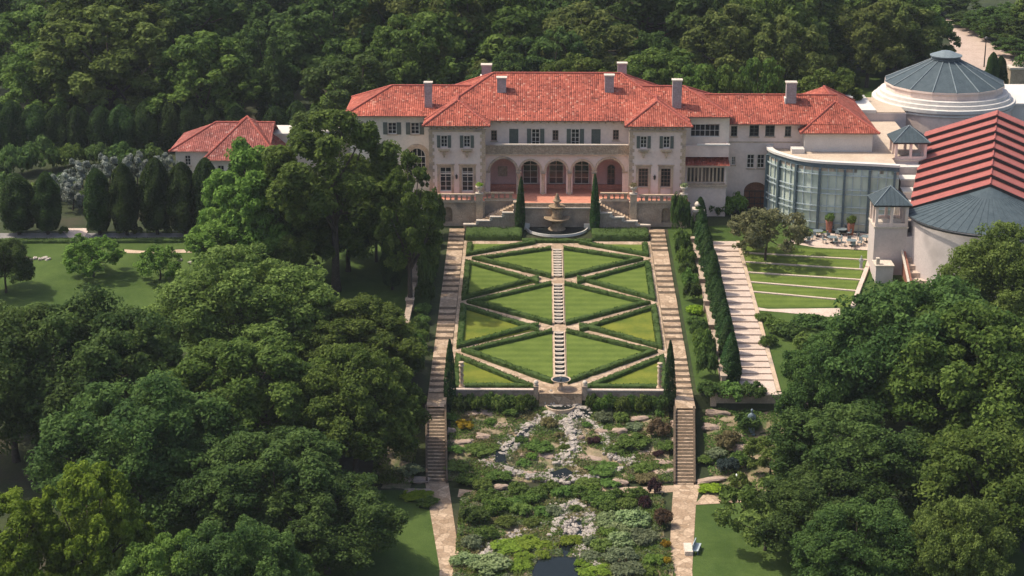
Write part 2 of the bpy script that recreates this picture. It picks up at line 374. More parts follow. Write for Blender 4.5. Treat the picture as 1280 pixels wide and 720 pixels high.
def window(parent, fr, uc, z0, wd, h, cols=2, rows=3, arch=0, shut=False, sill=True, name='window', fmat='frame', rec=.16, bar=.05, opened=True):
    mb = MB(); u0, u1 = uc - wd / 2, uc + wd / 2; z1 = z0 + h; f = .09
    o = (u0, u1, z0, z1, arch)
    fr.box(mb, u0, u0 + f, rec, rec + .1, z0, z1); fr.box(mb, u1 - f, u1, rec, rec + .1, z0, z1); fr.box(mb, u0 + f, u1 - f, rec, rec + .1, z0, z0 + f)
    fr.box(mb, u0 + f, u1 - f, rec, rec + .1, z1 - f, z1)
    for k in range(1, cols):
        u = u0 + wd * k / cols; b = .07 if k * 2 == cols else bar
        fr.box(mb, u - b / 2, u + b / 2, rec + .012, rec + .088, z0 + f, z1 - f)
        if arch: fr.box(mb, u - b / 2, u + b / 2, rec + .012, rec + .088, z1, arch_top(o, u) - .02)
    for k in range(1, rows):
        z = z0 + h * k / rows; fr.box(mb, u0 + f, u1 - f, rec + .022, rec + .078, z - bar / 2, z + bar / 2)
    if arch:
        r = wd / 2
        for k in range(12):
            a, b = math.pi * k / 12, math.pi * (k + 1) / 12
            q = [(uc - r * math.cos(t) * s_, z1 + r * math.sin(t) * s_ * arch) for t, s_ in ((a, 1), (b, 1), (b, .9), (a, .9))]
            mb.hex([fr.pt(u, rec, z) for u, z in q] + [fr.pt(u, rec + .1, z) for u, z in q])
    w_ = mb.build(name, fmat, parent)
    pb = MB()
    pts = [(u0, z0), (u1, z0), (u1, z1)] + ([(uc + wd / 2 * math.cos(math.pi * k / 12), z1 + arch * wd / 2 * math.sin(math.pi * k / 12)) for k in range(1, 12)] if arch else []) + [(u0, z1)]
    pb.poly([fr.pt(u, rec + .06, z) for u, z in pts]); pb.build('pane', 'pane', w_)
    if shut:
        for sgn in (-1, 1):
            sb = MB(); a = uc + sgn * (wd / 2 + .04); b = uc + sgn * (wd / 2 + wd * .52 + .02)
            a, b = min(a, b), max(a, b)
            fr.box(sb, a, b, -.07, -.02, z0 - .03, z1 + .03)
            k = z0 + .12
            while k < z1 - .1: fr.box(sb, a + .06, b - .06, -.085, -.071, k, k + .06); k += .15
            sb.build('shutter', 'shutter', w_)
    if sill:
        sb = MB(); fr.box(sb, u0 - .1, u1 + .1, -.12, .12, z0 - .12, z0 - .005); sb.build('sill', 'stone', w_)
    return w_
def inset_poly(poly, offs):
    """inset a counter-clockwise polygon, one offset per edge"""
    n = len(poly); L = []
    for i in range(n):
        a, b = Vector(poly[i]), Vector(poly[(i + 1) % n]); d = (b - a).normalized(); nn = Vector((-d.y, d.x)); L.append((a + nn * offs[i], d))
    out = []
    for i in range(n):
        (p, d), (q, e) = L[i - 1], L[i]
        den = d.x * e.y - d.y * e.x; t = ((q.x - p.x) * e.y - (q.y - p.y) * e.x) / den
        out.append((p.x + d.x * t, p.y + d.y * t))
    return out
def ccw(poly):
    a = sum(poly[i][0] * poly[(i + 1) % len(poly)][1] - poly[(i + 1) % len(poly)][0] * poly[i][1] for i in range(len(poly)))
    return poly if a > 0 else poly[::-1]
def drape(name, poly, mat, dz=.03, step=2.0):
    """a ground sheet following the slope: cut into strips along Y"""
    poly = ccw(poly); bm = bmesh.new(); f = bm.faces.new([bm.verts.new((x, y, 0)) for x, y in poly])
    ys = [p[1] for p in poly]; cuts = [l[0] for l in LEV if min(ys) < l[0] < max(ys)]
    for yc in cuts:
        bmesh.ops.bisect_plane(bm, geom=bm.verts[:] + bm.edges[:] + bm.faces[:], plane_co=(0, yc, 0), plane_no=(0, 1, 0))
    for v in bm.verts: v.co.z = g(v.co.y) + dz
    me = bpy.data.meshes.new(name); bmesh.ops.recalc_face_normals(bm, faces=bm.faces); bm.to_mesh(me); bm.free()
    me.materials.append(M[mat])
    return struct(link(name, me))
ORD = 'first second third fourth fifth sixth seventh eighth ninth tenth eleventh twelfth thirteenth fourteenth fifteenth sixteenth seventeenth eighteenth nineteenth twentieth'.split()
ORD += ['twenty-' + o for o in ORD[:9]] + ['thirtieth']
SIDE = {-1: 'left', 1: 'right'}
# ------------------------------------------------------------------ leaves
from mathutils import noise as mnoise
def leafy(name, pos, nrm, size, mat, tint=None, rs=NR, asp=.55, jit=.6):
    n = len(pos); nrm = nrm + rs.normal(0, jit, (n, 3)); nrm /= np.linalg.norm(nrm, axis=1)[:, None] + 1e-9
    t = np.cross(nrm, rs.normal(0, 1, (n, 3))); t /= np.linalg.norm(t, axis=1)[:, None] + 1e-9; b = np.cross(nrm, t)
    sz = (size * rs.uniform(.65, 1.35, n))[:, None] if np.isscalar(size) else (size * rs.uniform(.65, 1.35, n))[:, None]
    v = np.stack([pos - t * sz, pos - b * sz * asp + t * sz * .15, pos + t * sz, pos + b * sz * asp + t * sz * .15], 1).reshape(-1, 3).astype(np.float32)
    me = bpy.data.meshes.new(name); me.vertices.add(4 * n); me.vertices.foreach_set('co', v.ravel())
    me.loops.add(4 * n); me.loops.foreach_set('vertex_index', np.arange(4 * n, dtype=np.int32))
    me.polygons.add(n); me.polygons.foreach_set('loop_start', np.arange(0, 4 * n, 4, dtype=np.int32))
    a = me.attributes.new('tint', 'FLOAT', 'POINT')
    if tint is None: tint = rs.uniform(0, 1, n)
    a.data.foreach_set('value', np.repeat(np.clip(tint, 0, 1), 4).astype(np.float32))
    me.update(calc_edges=True); me.materials.append(LM[mat] if isinstance(mat, str) else mat)
    return me
def clumps(cl, rs, up=.3, inner=.25):
    """cl: list of (centre, radius, n, tint) -> positions, normals, tints"""
    P_, N_, T_ = [], [], []
    for c, r, n, t in cl:
        d = rs.normal(0, 1, (n, 3)); d[:, 2] += up; d /= np.linalg.norm(d, axis=1)[:, None]
        k = np.where(rs.uniform(0, 1, n) < inner, rs.uniform(.2, .7, n), rs.uniform(.75, 1.08, n))
        P_.append(np.array(c) + d * (r * k)[:, None] * np.array([1, 1, .8])); N_.append(d + np.array([0, 0, .35]))
        T_.append(np.clip(t + rs.normal(0, .2, n), 0, 1))
    return np.concatenate(P_), np.concatenate(N_), np.concatenate(T_)
def rock_mesh(name, mat, seed, flat=.5, rough=.35):
    bm = bmesh.new(); bmesh.ops.create_icosphere(bm, subdivisions=3, radius=1.0); r = random.Random(seed); off = Vector((r.uniform(0, 50), r.uniform(0, 50), 0))
    for v in bm.verts:
        c = v.co.copy(); q = max(abs(c.x), abs(c.y), abs(c.z)); c = c.lerp(c / q * .85, .6)
        c *= 1 + rough * (mnoise.noise(c * 1.3 + off)) + .12 * mnoise.noise(c * 4 + off)
        v.co = (c.x, c.y, c.z * flat)
    me = bpy.data.meshes.new(name); bm.to_mesh(me); bm.free(); me.materials.append(M[mat]); return me

# ------------------------------------------------------------------ ground, lawns, paths, water
gb = MB(); ys = [l[0] for l in LEV]
for a, b in zip(ys, ys[1:]):
    gb.poly([(-5000, a, g(a)), (5000, a, g(a)), (5000, b, g(b)), (-5000, b, g(b))])
struct(gb.build('ground', 'soil'))
def gp(*pts): return [G(*p)[:2] for p in pts]
drape('lawn', [(-100, -38), (-14.5, -38), (-14.5, -3), (-100, -6)], 'grass2', .02)
drape('lawn', [(13.8, -47.2), (60, -47.2), (60, 8), (13.8, -.5)], 'grass2', .02)
drape('lawn', [(-40, -100), (-9.0, -100), (-11.6, -63), (-40, -63)], 'grass2', .02)
drape('lawn', [(9.2, -100), (40, -100), (40, -64.5), (11.5, -64.5)], 'grass2', .02)
drape('path', gp((0, 292), (262, 292), (262, 301), (0, 302)), 'asphalt', .05)
drape('path', gp((75, 286), (112, 286), (104, 300), (88, 300)), 'concrete', .07)
drape('path', gp((150, 312), (180, 314), (212, 313), (250, 312), (250, 316), (205, 317), (160, 317)), 'stone', .05)
# road and drive far behind the rotunda
rd = [Z_ for Z_ in (G(px, py, 3.2)[:2] for px, py in ((1182, 20), (1192, 24), (1215, 36), (1252, 62), (1300, 66), (1300, 92), (1235, 88), (1190, 92), (1178, 76), (1192, 66), (1184, 45)))]
struct(MB().poly([(x, y, 3.24) for x, y in rd]).build('road', 'road'))
vg = [G(px, py, 3.2)[:2] for px, py in ((1060, 88), (1190, 88), (1300, 88), (1300, 125), (1060, 125))]
struct(MB().poly([(x, y, 3.22) for x, y in vg]).build('lawn', 'grass2'))
struct(MB().poly([(x, y, 3.22) for x, y in [G(px, py, 3.2)[:2] for px, py in ((900, 76), (1070, 78), (1070, 90), (900, 88))]]).build('lawn', 'grass2'))
struct(MB().poly([(x, y, 3.25) for x, y in [G(px, py, 3.2)[:2] for px, py in ((880, 82), (1030, 81), (1030, 85), (880, 86))]]).build('path', 'concrete'))

# formal garden: paved base, grass triangles, boxwood borders
drape('garden_path', [(-11.4, -47.3), (11.4, -47.3), (11.4, -4.9), (-11.4, -4.9)], 'flag', .04)
HY = [-7.0, -17.9, -31.4, -46.4]; SY = [-11.2, -24.5, -37.6]; SX = 11.0
def hedge(label, strips, h=.44, group='clipped boxwood hedges of the formal garden', name='boxwood_hedge', dz=0, dens=34):
    mb = MB(); pos, nor = [], []
    for quad in strips:
        o0, o1, i1, i0 = [Vector((*q, 0)) for q in quad]
        L = (o1 - o0).length; nL = max(2, int(L / .3)); prof = [(0, 0), (.0, .55), (.04, .85), (.14, 1), (.38, 1.03), (.62, 1.03), (.86, 1), (.96, .85), (1, .55), (1, 0)]
        base = len(mb.v)
        for k in range(nL + 1):
            t = k / nL; a, b = o0.lerp(o1, t), i0.lerp(i1, t)
            for (s_, z_) in prof:
                q = a.lerp(b, s_); zz = g(q.y) + dz + z_ * h
                nz = mnoise.noise(Vector((q.x * 2.3, q.y * 2.3, zz * 2.3))) + .9 * mnoise.noise(Vector((q.x * .7, q.y * .7, 4))); d = (b - a).normalized() * (s_ - .5)
                mb.v.append((q.x + d.x * .22 * nz, q.y + d.y * .22 * nz, zz + (.09 * nz if z_ > .5 else 0)))
        m = len(prof)
        for k in range(nL):
            for j in range(m - 1):
                mb.f.append((base + k * m + j, base + (k + 1) * m + j, base + (k + 1) * m + j + 1, base + k * m + j + 1))
        mb.f += [tuple(base + j for j in range(m)), tuple(base + nL * m + j for j in range(m - 1, -1, -1))]
        W = (i0 - o0).length; nn = int(L * (W + 2 * h) * dens); side = (o0 - i0).normalized()
        for _ in range(nn):
            t = rng.random(); a, b = o0.lerp(o1, t), i0.lerp(i1, t); e = rng.random() * (W + 2 * h)
            if e < W: q = a.lerp(b, e / W); pos.append((q.x, q.y, g(q.y) + dz + h * 1.02)); nor.append((0, 0, 1))
            else:
                s_ = 0 if e < W + h else 1; q = a if s_ == 0 else b; dd = side if s_ == 0 else -side
                pos.append((q.x + dd.x * .02, q.y + dd.y * .02, g(q.y) + dz + rng.random() * h)); nor.append(tuple(dd))
    o = mb.build(name, 'hedge', None, True); tag(o, label, 'hedge', group)
    link('leaves', leafy('leaves', np.array(pos), np.array(nor), .10, 'box', jit=.5), o)
    return o
def triangle(poly, offs, hw, hedged, label, mat):
    """grass triangle inside a boxwood border"""
    O = inset_poly(poly, offs); I = inset_poly(poly, [o + (hw if h_ else 0) for o, h_ in zip(offs, hedged)])
    n = len(poly); strips = [(O[i], O[(i + 1) % n], I[(i + 1) % n], I[i]) for i in range(n) if hedged[i]]
    hedge(label, strips)
    drape('lawn', O, mat, .09)
names = ['below the fountain wall', 'in the middle of the garden', 'nearest the bowl fountain']
for s in (-1, 1):
    for k in range(3):
        p = [(s * .25, HY[k]), (s * SX, SY[k]), (s * .25, HY[k + 1])]; offs = [.34, .34, .5]; hd = [1, 1, 0]
        if s > 0: p = [p[0], p[2], p[1]]; offs = [.5, .34, .34]; hd = [0, 1, 1]
        triangle(p, offs, .64, hd, f'boxwood border of the central grass triangle {names[k]}, {SIDE[s]} half', 'grass')
    for k in range(2):
        a, b, c = (s * SX, SY[k] - .1), (s * SX, SY[k + 1] + .1), (s * 2.2, HY[k + 1] + .25); d = (s * 2.2, HY[k + 1] - .25)
        p = [a, b, d, c]; offs = [.05, .46, 0, .46]; hd = [1, 1, 0, 1]
        if s > 0: p = p[::-1]; offs = [0, .46, .05, .46]; hd = [0, 1, 1, 1]
        triangle(p, offs, .62, hd, f'boxwood border of the {["upper", "lower"][k]} side grass triangle by the {SIDE[s]} walk', ['grass', 'grassy'][k])
    p = [(-11.0, -5.6), (-11.0, SY[0] + .3), (-2.6, HY[0] + .25), (-2.6, -5.6)]; offs = [.05, .55, 0, .6]; hd = [1, 1, 0, 0]
    if s > 0: p = [(2.6, -5.6), (2.6, HY[0] + .25), (11.0, SY[0] + .3), (11.0, -5.6)]; offs = [0, .55, .05, .6]; hd = [0, 1, 1, 0]
    triangle(p, offs, .62, hd, f'boxwood border of the narrow top grass wedge on the {SIDE[s]} below the fountain hedge', 'grass')
    p = [(s * SX, SY[2] - .1), (s * SX, -46.7), (s * 2.6, -46.7), (s * 2.6, HY[3] + 1.0)]; offs = [.05, .1, .1, .6]; hd = [1, 1, 0, 1]
    if s > 0: p = p[::-1]; offs = [.1, .1, .05, .6]; hd = [0, 1, 1, 1]
    triangle(p, offs, .62, hd, f'boxwood border of the bottom grass triangle on the {SIDE[s]} behind the front wall', 'grassy')
# the long top hedge under the fountain wall
for s in (-1, 1):
    x0, x1 = sorted((s * 4.3, s * 11.2))
    hedge(f'long flat boxwood hedge below the stair parapet, {SIDE[s]} of the wall fountain', [((x0, -5.0), (x1, -5.0), (x1, -2.2), (x0, -2.2))], .8)
hedge('low curved boxwood hedge in front of the wall fountain basin', [((-4.3, -5.75), (4.3, -5.75), (4.3, -5.0), (-4.3, -5.0))], .42)

# water chain: pale stone runnel of shallow basins down the middle
for k in range(3):
    y0, y1 = HY[k] - .9, HY[k + 1] + 1.1
    t = thing('water_chain', f'pale stone water chain of shallow basins, {["upper", "middle", "lower"][k]} run down the garden axis', 'water chain', (0, (y0 + y1) / 2, g((y0 + y1) / 2)), 0, 'water chain runs')
    yc, zc = (y0 + y1) / 2, g((y0 + y1) / 2)
    for s in (-1, 1):
        mb = MB(); x0, x1 = sorted((s * .5, s * .62)); n = 10
        for i in range(n):
            a, b = y0 + (y1 - y0) * i / n, y0 + (y1 - y0) * (i + 1) / n
            mb.hex([(x0, b - yc, g(b) - zc), (x1, b - yc, g(b) - zc), (x1, a - yc, g(a) - zc), (x0, a - yc, g(a) - zc)] + [(x0, b - yc, g(b) - zc + .2), (x1, b - yc, g(b) - zc + .2), (x1, a - yc, g(a) - zc + .2), (x0, a - yc, g(a) - zc + .2)])
        mb.build('curb', 'stone', t)
    n = [11, 12, 12][k]
    for i in range(n):
        y = y0 + (y1 - y0) * (i + .5) / n; bb = MB()
        bb.lathe([(.34, .0), (.47, .16), (.50, .26), (.43, .27), (.30, .17), (.0, .14)], (0, 0, 0), 14, math.pi * .97, math.pi * 2.03)
        bb.box(-.49, .49, -.02, .26, 0, .22)
        bb.build('basin', 'cap', t, loc=(0, y - yc, g(y) - zc))
for k in range(3): drape('channel_water', [(-.48, HY[k + 1] + 1.15), (.48, HY[k + 1] + 1.15), (.48, HY[k] - .95), (-.48, HY[k] - .95)], 'water', .13)
for i, h in enumerate(HY[:3]):
    q = [(-2.6, h), (0, h - 1.25), (2.6, h), (0, h + 1.25)] if i else [(-1.7, h - .9), (1.7, h - .9), (1.7, h + .7), (-1.7, h + .7)]
    drape('landing_paving', q, 'tread', .055)

# side staircases: flights of stone steps with landings
def stair(label, x0, x1, pts, mat='tread', group=None, name='stone_staircase', strip=0):
    """pts: list of (y_from, y_to, z_from, z_to, nsteps) going down towards the camera; nsteps 0 = landing"""
    mb = MB(); prof = []
    for ya, yb, za, zb, n in pts:
        if n == 0: prof += [(ya, za), (yb, zb)]; continue
        for i in range(n):
            a, b = ya + (yb - ya) * i / n, ya + (yb - ya) * (i + 1) / n; z = za + (zb - za) * (i + 1) / n
            prof += [(a, z), (b, z)]
    y_end, z_end = prof[-1]; zb_ = min(p[1] for p in prof) - 1.2
    cl = []
    for p in prof:
        if not cl or (abs(p[0] - cl[-1][0]) + abs(p[1] - cl[-1][1])) > 1e-5: cl.append(p)
    xa = x0 if callable(x0) else (lambda y: x0); xb = x1 if callable(x1) else (lambda y: x1)
    for (ya, za), (yb, zb) in zip(cl, cl[1:]):
        mb.poly([(xa(ya), ya, za), (xb(ya), ya, za), (xb(yb), yb, zb), (xa(yb), yb, zb)])
    for xx in (xa, xb):
        for (ya, za), (yb, zb) in zip(cl, cl[1:]):
            if abs(ya - yb) > 1e-5:
                mb.poly([(xx(ya), ya, za), (xx(yb), yb, zb), (xx(yb), yb, zb_ - 1), (xx(ya), ya, zb_ - 1)])
    me_o = mb.build(name, mat); tag(me_o, label, 'stairs', group)
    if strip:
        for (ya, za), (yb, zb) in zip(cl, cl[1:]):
            if abs(ya - yb) < 1e-5 and za > zb + .01:      # dark wedge painting the riser's shade at each step foot
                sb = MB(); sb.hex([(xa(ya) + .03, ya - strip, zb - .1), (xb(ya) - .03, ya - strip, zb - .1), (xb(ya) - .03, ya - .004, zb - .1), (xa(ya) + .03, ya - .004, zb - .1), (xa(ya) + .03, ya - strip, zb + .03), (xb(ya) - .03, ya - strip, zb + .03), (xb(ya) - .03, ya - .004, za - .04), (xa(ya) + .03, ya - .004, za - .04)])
                sb.build('riser_shade', 'shade_and_curb', me_o)
    bm = bmesh.new(); bm.from_mesh(me_o.data); bmesh.ops.remove_doubles(bm, verts=bm.verts, dist=.0005); bmesh.ops.recalc_face_normals(bm, faces=bm.faces)
    bm.to_mesh(me_o.data); bm.free()
    return me_o
zz = lambda y: (-.082 * -y) + .12
def zs(y): return g(y) + .14
for s in (-1, 1):
    fl = [(-1.0, -9.2, zs(-1) + .1, zs(-9.2), 6), (-9.2, -12.8, zs(-9.2), zs(-12.8), 0), (-12.8, -22.6, zs(-12.8), zs(-22.6), 6), (-22.6, -25.8, zs(-22.6), zs(-25.8), 0),
          (-25.8, -35.6, zs(-25.8), zs(-35.6), 6), (-35.6, -39.2, zs(-35.6), zs(-39.2), 0), (-39.2, -47.4, zs(-39.2), zs(-47.4), 6), (-47.4, -51.2, -3.86, -4.05, 0)]
    x0, x1 = sorted((s * 11.45, s * 13.35))
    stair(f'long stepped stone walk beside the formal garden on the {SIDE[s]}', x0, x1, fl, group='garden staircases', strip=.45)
    off = (lambda y: s * (11.45 + (y + 51.2) * .062)) if s < 0 else (lambda y: s * (11.3 + (y + 51.2) * .062))
    wdt = 1.9
    a = (lambda y, o=off: o(y)); b = (lambda y, o=off, s=s: o(y) + s * wdt)
    xa, xb = (a, b) if s > 0 else (b, a)
    stair(f'steep flight of dark edged steps through the rock garden on the {SIDE[s]}', xa, xb, [(-51.2, -61.4, -4.05, -7.7, 22)], 'tread', 'steep garden steps', 'rock_garden_steps', .26)
    # low side curb walls of the steep flight
    for e, fn in (('inner', xa), ('outer', xb)):
        mb = MB(); n = 8
        for i in range(n):
            ya, yb = -51.2 - 10.2 * i / n, -51.2 - 10.2 * (i + 1) / n; za, zb = -3.85 - 3.65 * i / n, -3.85 - 3.65 * (i + 1) / n
            c0 = fn(ya) - .12; c1 = fn(yb) - .12
            mb.hex([(c0, ya, za - 2), (c0 + .2, ya, za - 2), (c1 + .2, yb, zb - 2), (c1, yb, zb - 2), (c0, ya, za + .06), (c0 + .2, ya, za + .06), (c1 + .2, yb, zb + .06), (c1, yb, zb + .06)])
        side = 'nearer the stream' if (fn is xa) == (s > 0) else 'on its outer side'
        tag(mb.build('stair_curb', 'shade_and_curb'), f'low stone curb of the {SIDE[s]} rock garden steps, {side}', 'curb')
# lower walks beyond the steps
drape('garden_path', [(-12.9, -61.3), (-10.7, -61.3), (-10.3, -65), (-8.75, -79), (-7.6, -100), (-9.8, -100), (-10.6, -79), (-12.3, -66)], 'tread', .05)
drape('garden_path', [(10.6, -61.3), (13.1, -61.3), (12.3, -66), (10.95, -79), (10, -100), (8, -100), (8.95, -79), (10.2, -65)], 'tread', .05)
drape('garden_path', gp((574, 612), (640, 618), (720, 612), (850, 607), (850, 615), (720, 622), (640, 626), (572, 622)), 'flag', .035)
drape('garden_path', gp((880, 618), (935, 616), (938, 628), (868, 632)), 'tread', .06)
# rock garden bed with mounds
def mound_bed(name, x0, x1, y0, y1, amp, mat, step=.45):
    mb = MB(); nx, ny = int((x1 - x0) / step), int((y1 - y0) / step)
    for j in range(ny + 1):
        for i in range(nx + 1):
            x, y = x0 + (x1 - x0) * i / nx, y0 + (y1 - y0) * j / ny
            e = min(1, min(i, nx - i, j, ny - j) / 3)
            mb.v.append((x, y, g(y) + .03 - (1 - e) * .1 + e * amp * (mnoise.noise(Vector((x * .5, y * .6, 3))) + .4 * mnoise.noise(Vector((x * 1.7, y * 1.7, 9))) + .35)))
    for j in range(ny):
        for i in range(nx):
            a = j * (nx + 1) + i; mb.f.append((a, a + 1, a + nx + 2, a + nx + 1))
    return struct(mb.build(name, mat, None, True))
mound_bed('rock_garden_ground', -11.2, 11.0, -61.3, -48.4, .35, 'bed')
mound_bed('rock_garden_ground', 13.9, 24, -63, -48.4, .35, 'bed')
mound_bed('rock_garden_ground', -18, -13.9, -63, -48.4, .3, 'bed')
mound_bed('pond_bank_ground', -9.6, 9.6, -100, -63.6, .12, 'bed')
# front retaining wall of the formal garden
for s in (-1, 1):
    t = thing('retaining_wall', f'low stone wall with pale coping at the garden foot, {SIDE[s]} of the bowl fountain', 'wall', (0, 0, 0), 0, 'front retaining walls')
    x0, x1 = sorted((s * 2.7, s * 11.3))
    MB().box(x0, x1, -47.75, -47.42, -5.6, -3.62).build('wall_face', 'rock', t)
    MB().box(x0 - .05, x1 + .05, -47.82, -47.35, -3.618, -3.48).build('coping', 'concrete', t)
    MB().box(*sorted((s * 2.2, s * 2.72)), -47.9, -47.25, -5.6, -3.1).build('end_pier', 'wallstone', t)
    MB().lathe([(.0, .0), (.22, .02), (.16, .1), (.27, .3), (.2, .48), (.06, .56), (0, .58)], (s * 2.46, -47.55, -3.1), 12).build('finial', 'cap', t, True)
# bowl fountain on its platform
struct(MB().prism([(-2.15, -48.2), (2.15, -48.2), (2.15, -45.2), (1.2, -44.6), (-1.2, -44.6), (-2.15, -45.2)], -5.6, -3.72).build('fountain_terrace', 'tread'))
t = thing('bowl_fountain', 'shallow round stone bowl fountain on a pedestal at the head of the stream', 'fountain', (0.05, -46.9, -3.72))
MB().lathe([(.0, 0), (.45, 0), (.42, .1), (.2, .2), (.17, .62), (.3, .74), (.0, .75)], n=18).build('pedestal', 'stone', t, True)
MB().lathe([(.0, .74), (.4, .76), (.85, .92), (1.02, 1.08), (.97, 1.1), (.8, 1.0), (.3, .9), (0, .9)], n=28).build('bowl', 'stone', t, True)
MB().lathe([(0, .88), (.1, .9), (.06, 1.1), (.12, 1.22), (.05, 1.36), (0, 1.5)], n=10).build('spout', 'bronze', t, True)
MB().lathe([(0, 1.035), (.9, 1.036)], n=24).build('water_surface', 'water', t)
# a shallow pool under it
t = thing('half_round_basin', 'half round stone basin holding still water below the bowl fountain', 'basin', (0, -48.3, -5.1))
MB().lathe([(1.5, -.5), (1.52, .2), (1.4, .21), (1.38, .0), (0, .0)], n=20, a0=math.pi, a1=2 * math.pi).build('rim', 'stone', t)
MB().lathe([(0, .14), (1.39, .14)], n=20, a0=math.pi, a1=2 * math.pi).build('water_surface', 'water', t)
# twisted columns at the garden corners
for s in (-1, 1):
    t = thing('twisted_column', f'slender twisted stone column at the {SIDE[s]} front corner of the garden', 'column', (s * 10.0, -47.05, g(-46.95)), 0, 'twisted corner columns')
    MB().box(-.28, .28, -.28, .28, -.3, .55).build('plinth', 'stone', t)
    mb = MB(); nS, nK = 30, 12
    for j in range(nS + 1):
        for k in range(nK):
            a = 2 * math.pi * k / nK; r_ = .2 + .055 * math.cos(2 * a + j * .75); mb.v.append((r_ * math.cos(a), r_ * math.sin(a), .55 + 2.1 * j / nS))
    for j in range(nS):
        for k in range(nK): mb.f.append((j * nK + k, j * nK + (k + 1) % nK, (j + 1) * nK + (k + 1) % nK, (j + 1) * nK + k))
    mb.build('shaft', 'stone', t, True)
    MB().lathe([(.18, 2.62), (.3, 2.72), (.3, 2.8), (.12, 2.82), (.14, 2.9), (.3, 3.12), (.24, 3.15), (0, 3.13)], n=14).build('capital', 'stone', t, True)
# ------------------------------------------------------------------ the villa
def hip_roof(mb, x0, x1, y0, y1, z, slope, hipL=True, hipR=True, ends=None):
    """hipped roof over an eave rectangle, ridge along X; returns ridge height"""
    h = (y1 - y0) / 2; yr = (y0 + y1) / 2; zr = z + h * slope
    a = x0 + (h if hipL else 0); b = x1 - (h if hipR else 0)
    mb.poly([(x0, y0, z), (x1, y0, z), (b, yr, zr), (a, yr, zr)], True)
    mb.poly([(x1, y1, z), (x0, y1, z), (a, yr, zr), (b, yr, zr)], True)
    if hipL: mb.poly([(x0, y1, z), (x0, y0, z), (a, yr, zr)], True)
    if hipR: mb.poly([(x1, y0, z), (x1, y1, z), (b, yr, zr)], True)
    return a, b, yr, zr
def ridges(mb, *segs):
    for a, b in segs:
        a, b = Vector(a), Vector(b); L = (b - a).length; n = max(2, int(L / .45))
        for i in range(n):      # overlapping half-round cap tiles
            p, q = a.lerp(b, i / n), a.lerp(b, (i + 1.12) / n)
            mb.tube([p, q], [.17, .135], 7)
def eave_slab(mb, x0, x1, y0, y1, z, t=.16):
    mb.box(x0 + .06, x1 - .06, y0 + .06, y1 - .06, z - t, z - .012)
V = thing('villa', 'long rose stucco villa with red tiled hipped roofs and a five arched loggia', 'villa', (0, 4, 3.2))
def vb(mb, name, mat, parent=V, smooth=False):
    o = mb.build(name, mat, parent, smooth)
    if parent is V: o.location = (0, -4, -3.2)      # meshes are drawn in world metres
    return o
vp = thing
def vwin(fr, *a, **k):
    o = window(V, fr, *a, **k); o.location = (0, -4, -3.2); return o
Z0, ZE = 3.2, 12.45
# central range: loggia wall, balcony front, upper wall
fa = Fr(0, 3.9)
arch = [(-6.75, 3.3), (-3.35, 2.45), (-.07, 2.5), (3.2, 2.45), (6.6, 3.3)]
ops = [(c - w_ / 2, c + w_ / 2, Z0, 6.25 if w_ < 3 else 6.1, 1.0) for c, w_ in arch]
mb = MB(); wall(mb, fa, -9.0, 9.0, Z0, 8.42, .55, ops); vb(mb, 'loggia_wall', 'stucco')
for c, w_ in arch:      # arch mouldings and imposts
    mb = MB(); r = w_ / 2; zs_ = 6.25 if w_ < 3 else 6.1
    for k in range(16):
        a, b = math.pi * k / 16, math.pi * (k + 1) / 16
        q = [(c - R_ * math.cos(t_), zs_ + R_ * math.sin(t_)) for t_, R_ in ((a, r + .01), (b, r + .01), (b, r + .3), (a, r + .3))]
        mb.hex([fa.pt(u, -.07, z) for u, z in q] + [fa.pt(u, .05, z) for u, z in q])
    vb(mb, 'arch_moulding', 'stone')
for u in (-8.75, -4.83, -1.72, 1.6, 4.7, 8.55):
    mb = MB(); fa.box(mb, u - .34, u + .34, -.12, .60, 5.95, 6.2); vb(mb, 'impost', 'stone')
    if abs(u) < 8:
        mb = MB(); mb.lathe([(.3, 0), (.3, .2), (.2, .3), (.19, 2.3), (.28, 2.5), (.3, 2.72)], fa.pt(u, -.06, Z0), 14); vb(mb, 'loggia_column', 'stone', V, True)
mb = MB(); Fr(0, 7.1).box(mb, -8.99, 8.99, 0, .3, Z0, 8.4); vb(mb, 'loggia_back_wall', 'loggia')
mb = MB(); mb.box(-8.99, 8.99, 4.46, 7.09, 8.15, 8.4); vb(mb, 'loggia_ceiling', 'stucco')
mb = MB(); mb.box(-9.0, 9.0, 1.3, 7.1, 3.0, 3.204); vb(mb, 'loggia_floor', 'terracotta')
fb = Fr(0, 6.98)
for c in (-3.35, -.07, 3.2): vwin(fb, c, 3.75, 1.9, 2.5, 2, 3, 1.0, rec=-.02, sill=False, name='arched_window')
vwin(fb, 6.95, 3.25, 1.0, 2.5, 2, 4, 1.0, rec=-.02, sill=False, name='loggia_door', fmat='brownframe')
mb = MB(); fb.box(mb, -7.5, -6.3, -.03, .1, 4.7, 6.0); vb(mb, 'wall_plaque', 'relief')
mb = MB(); fb.box(mb, -8.9, 8.9, -.4, -.03, 3.21, 3.7); vb(mb, 'loggia_bench', 'terracotta')
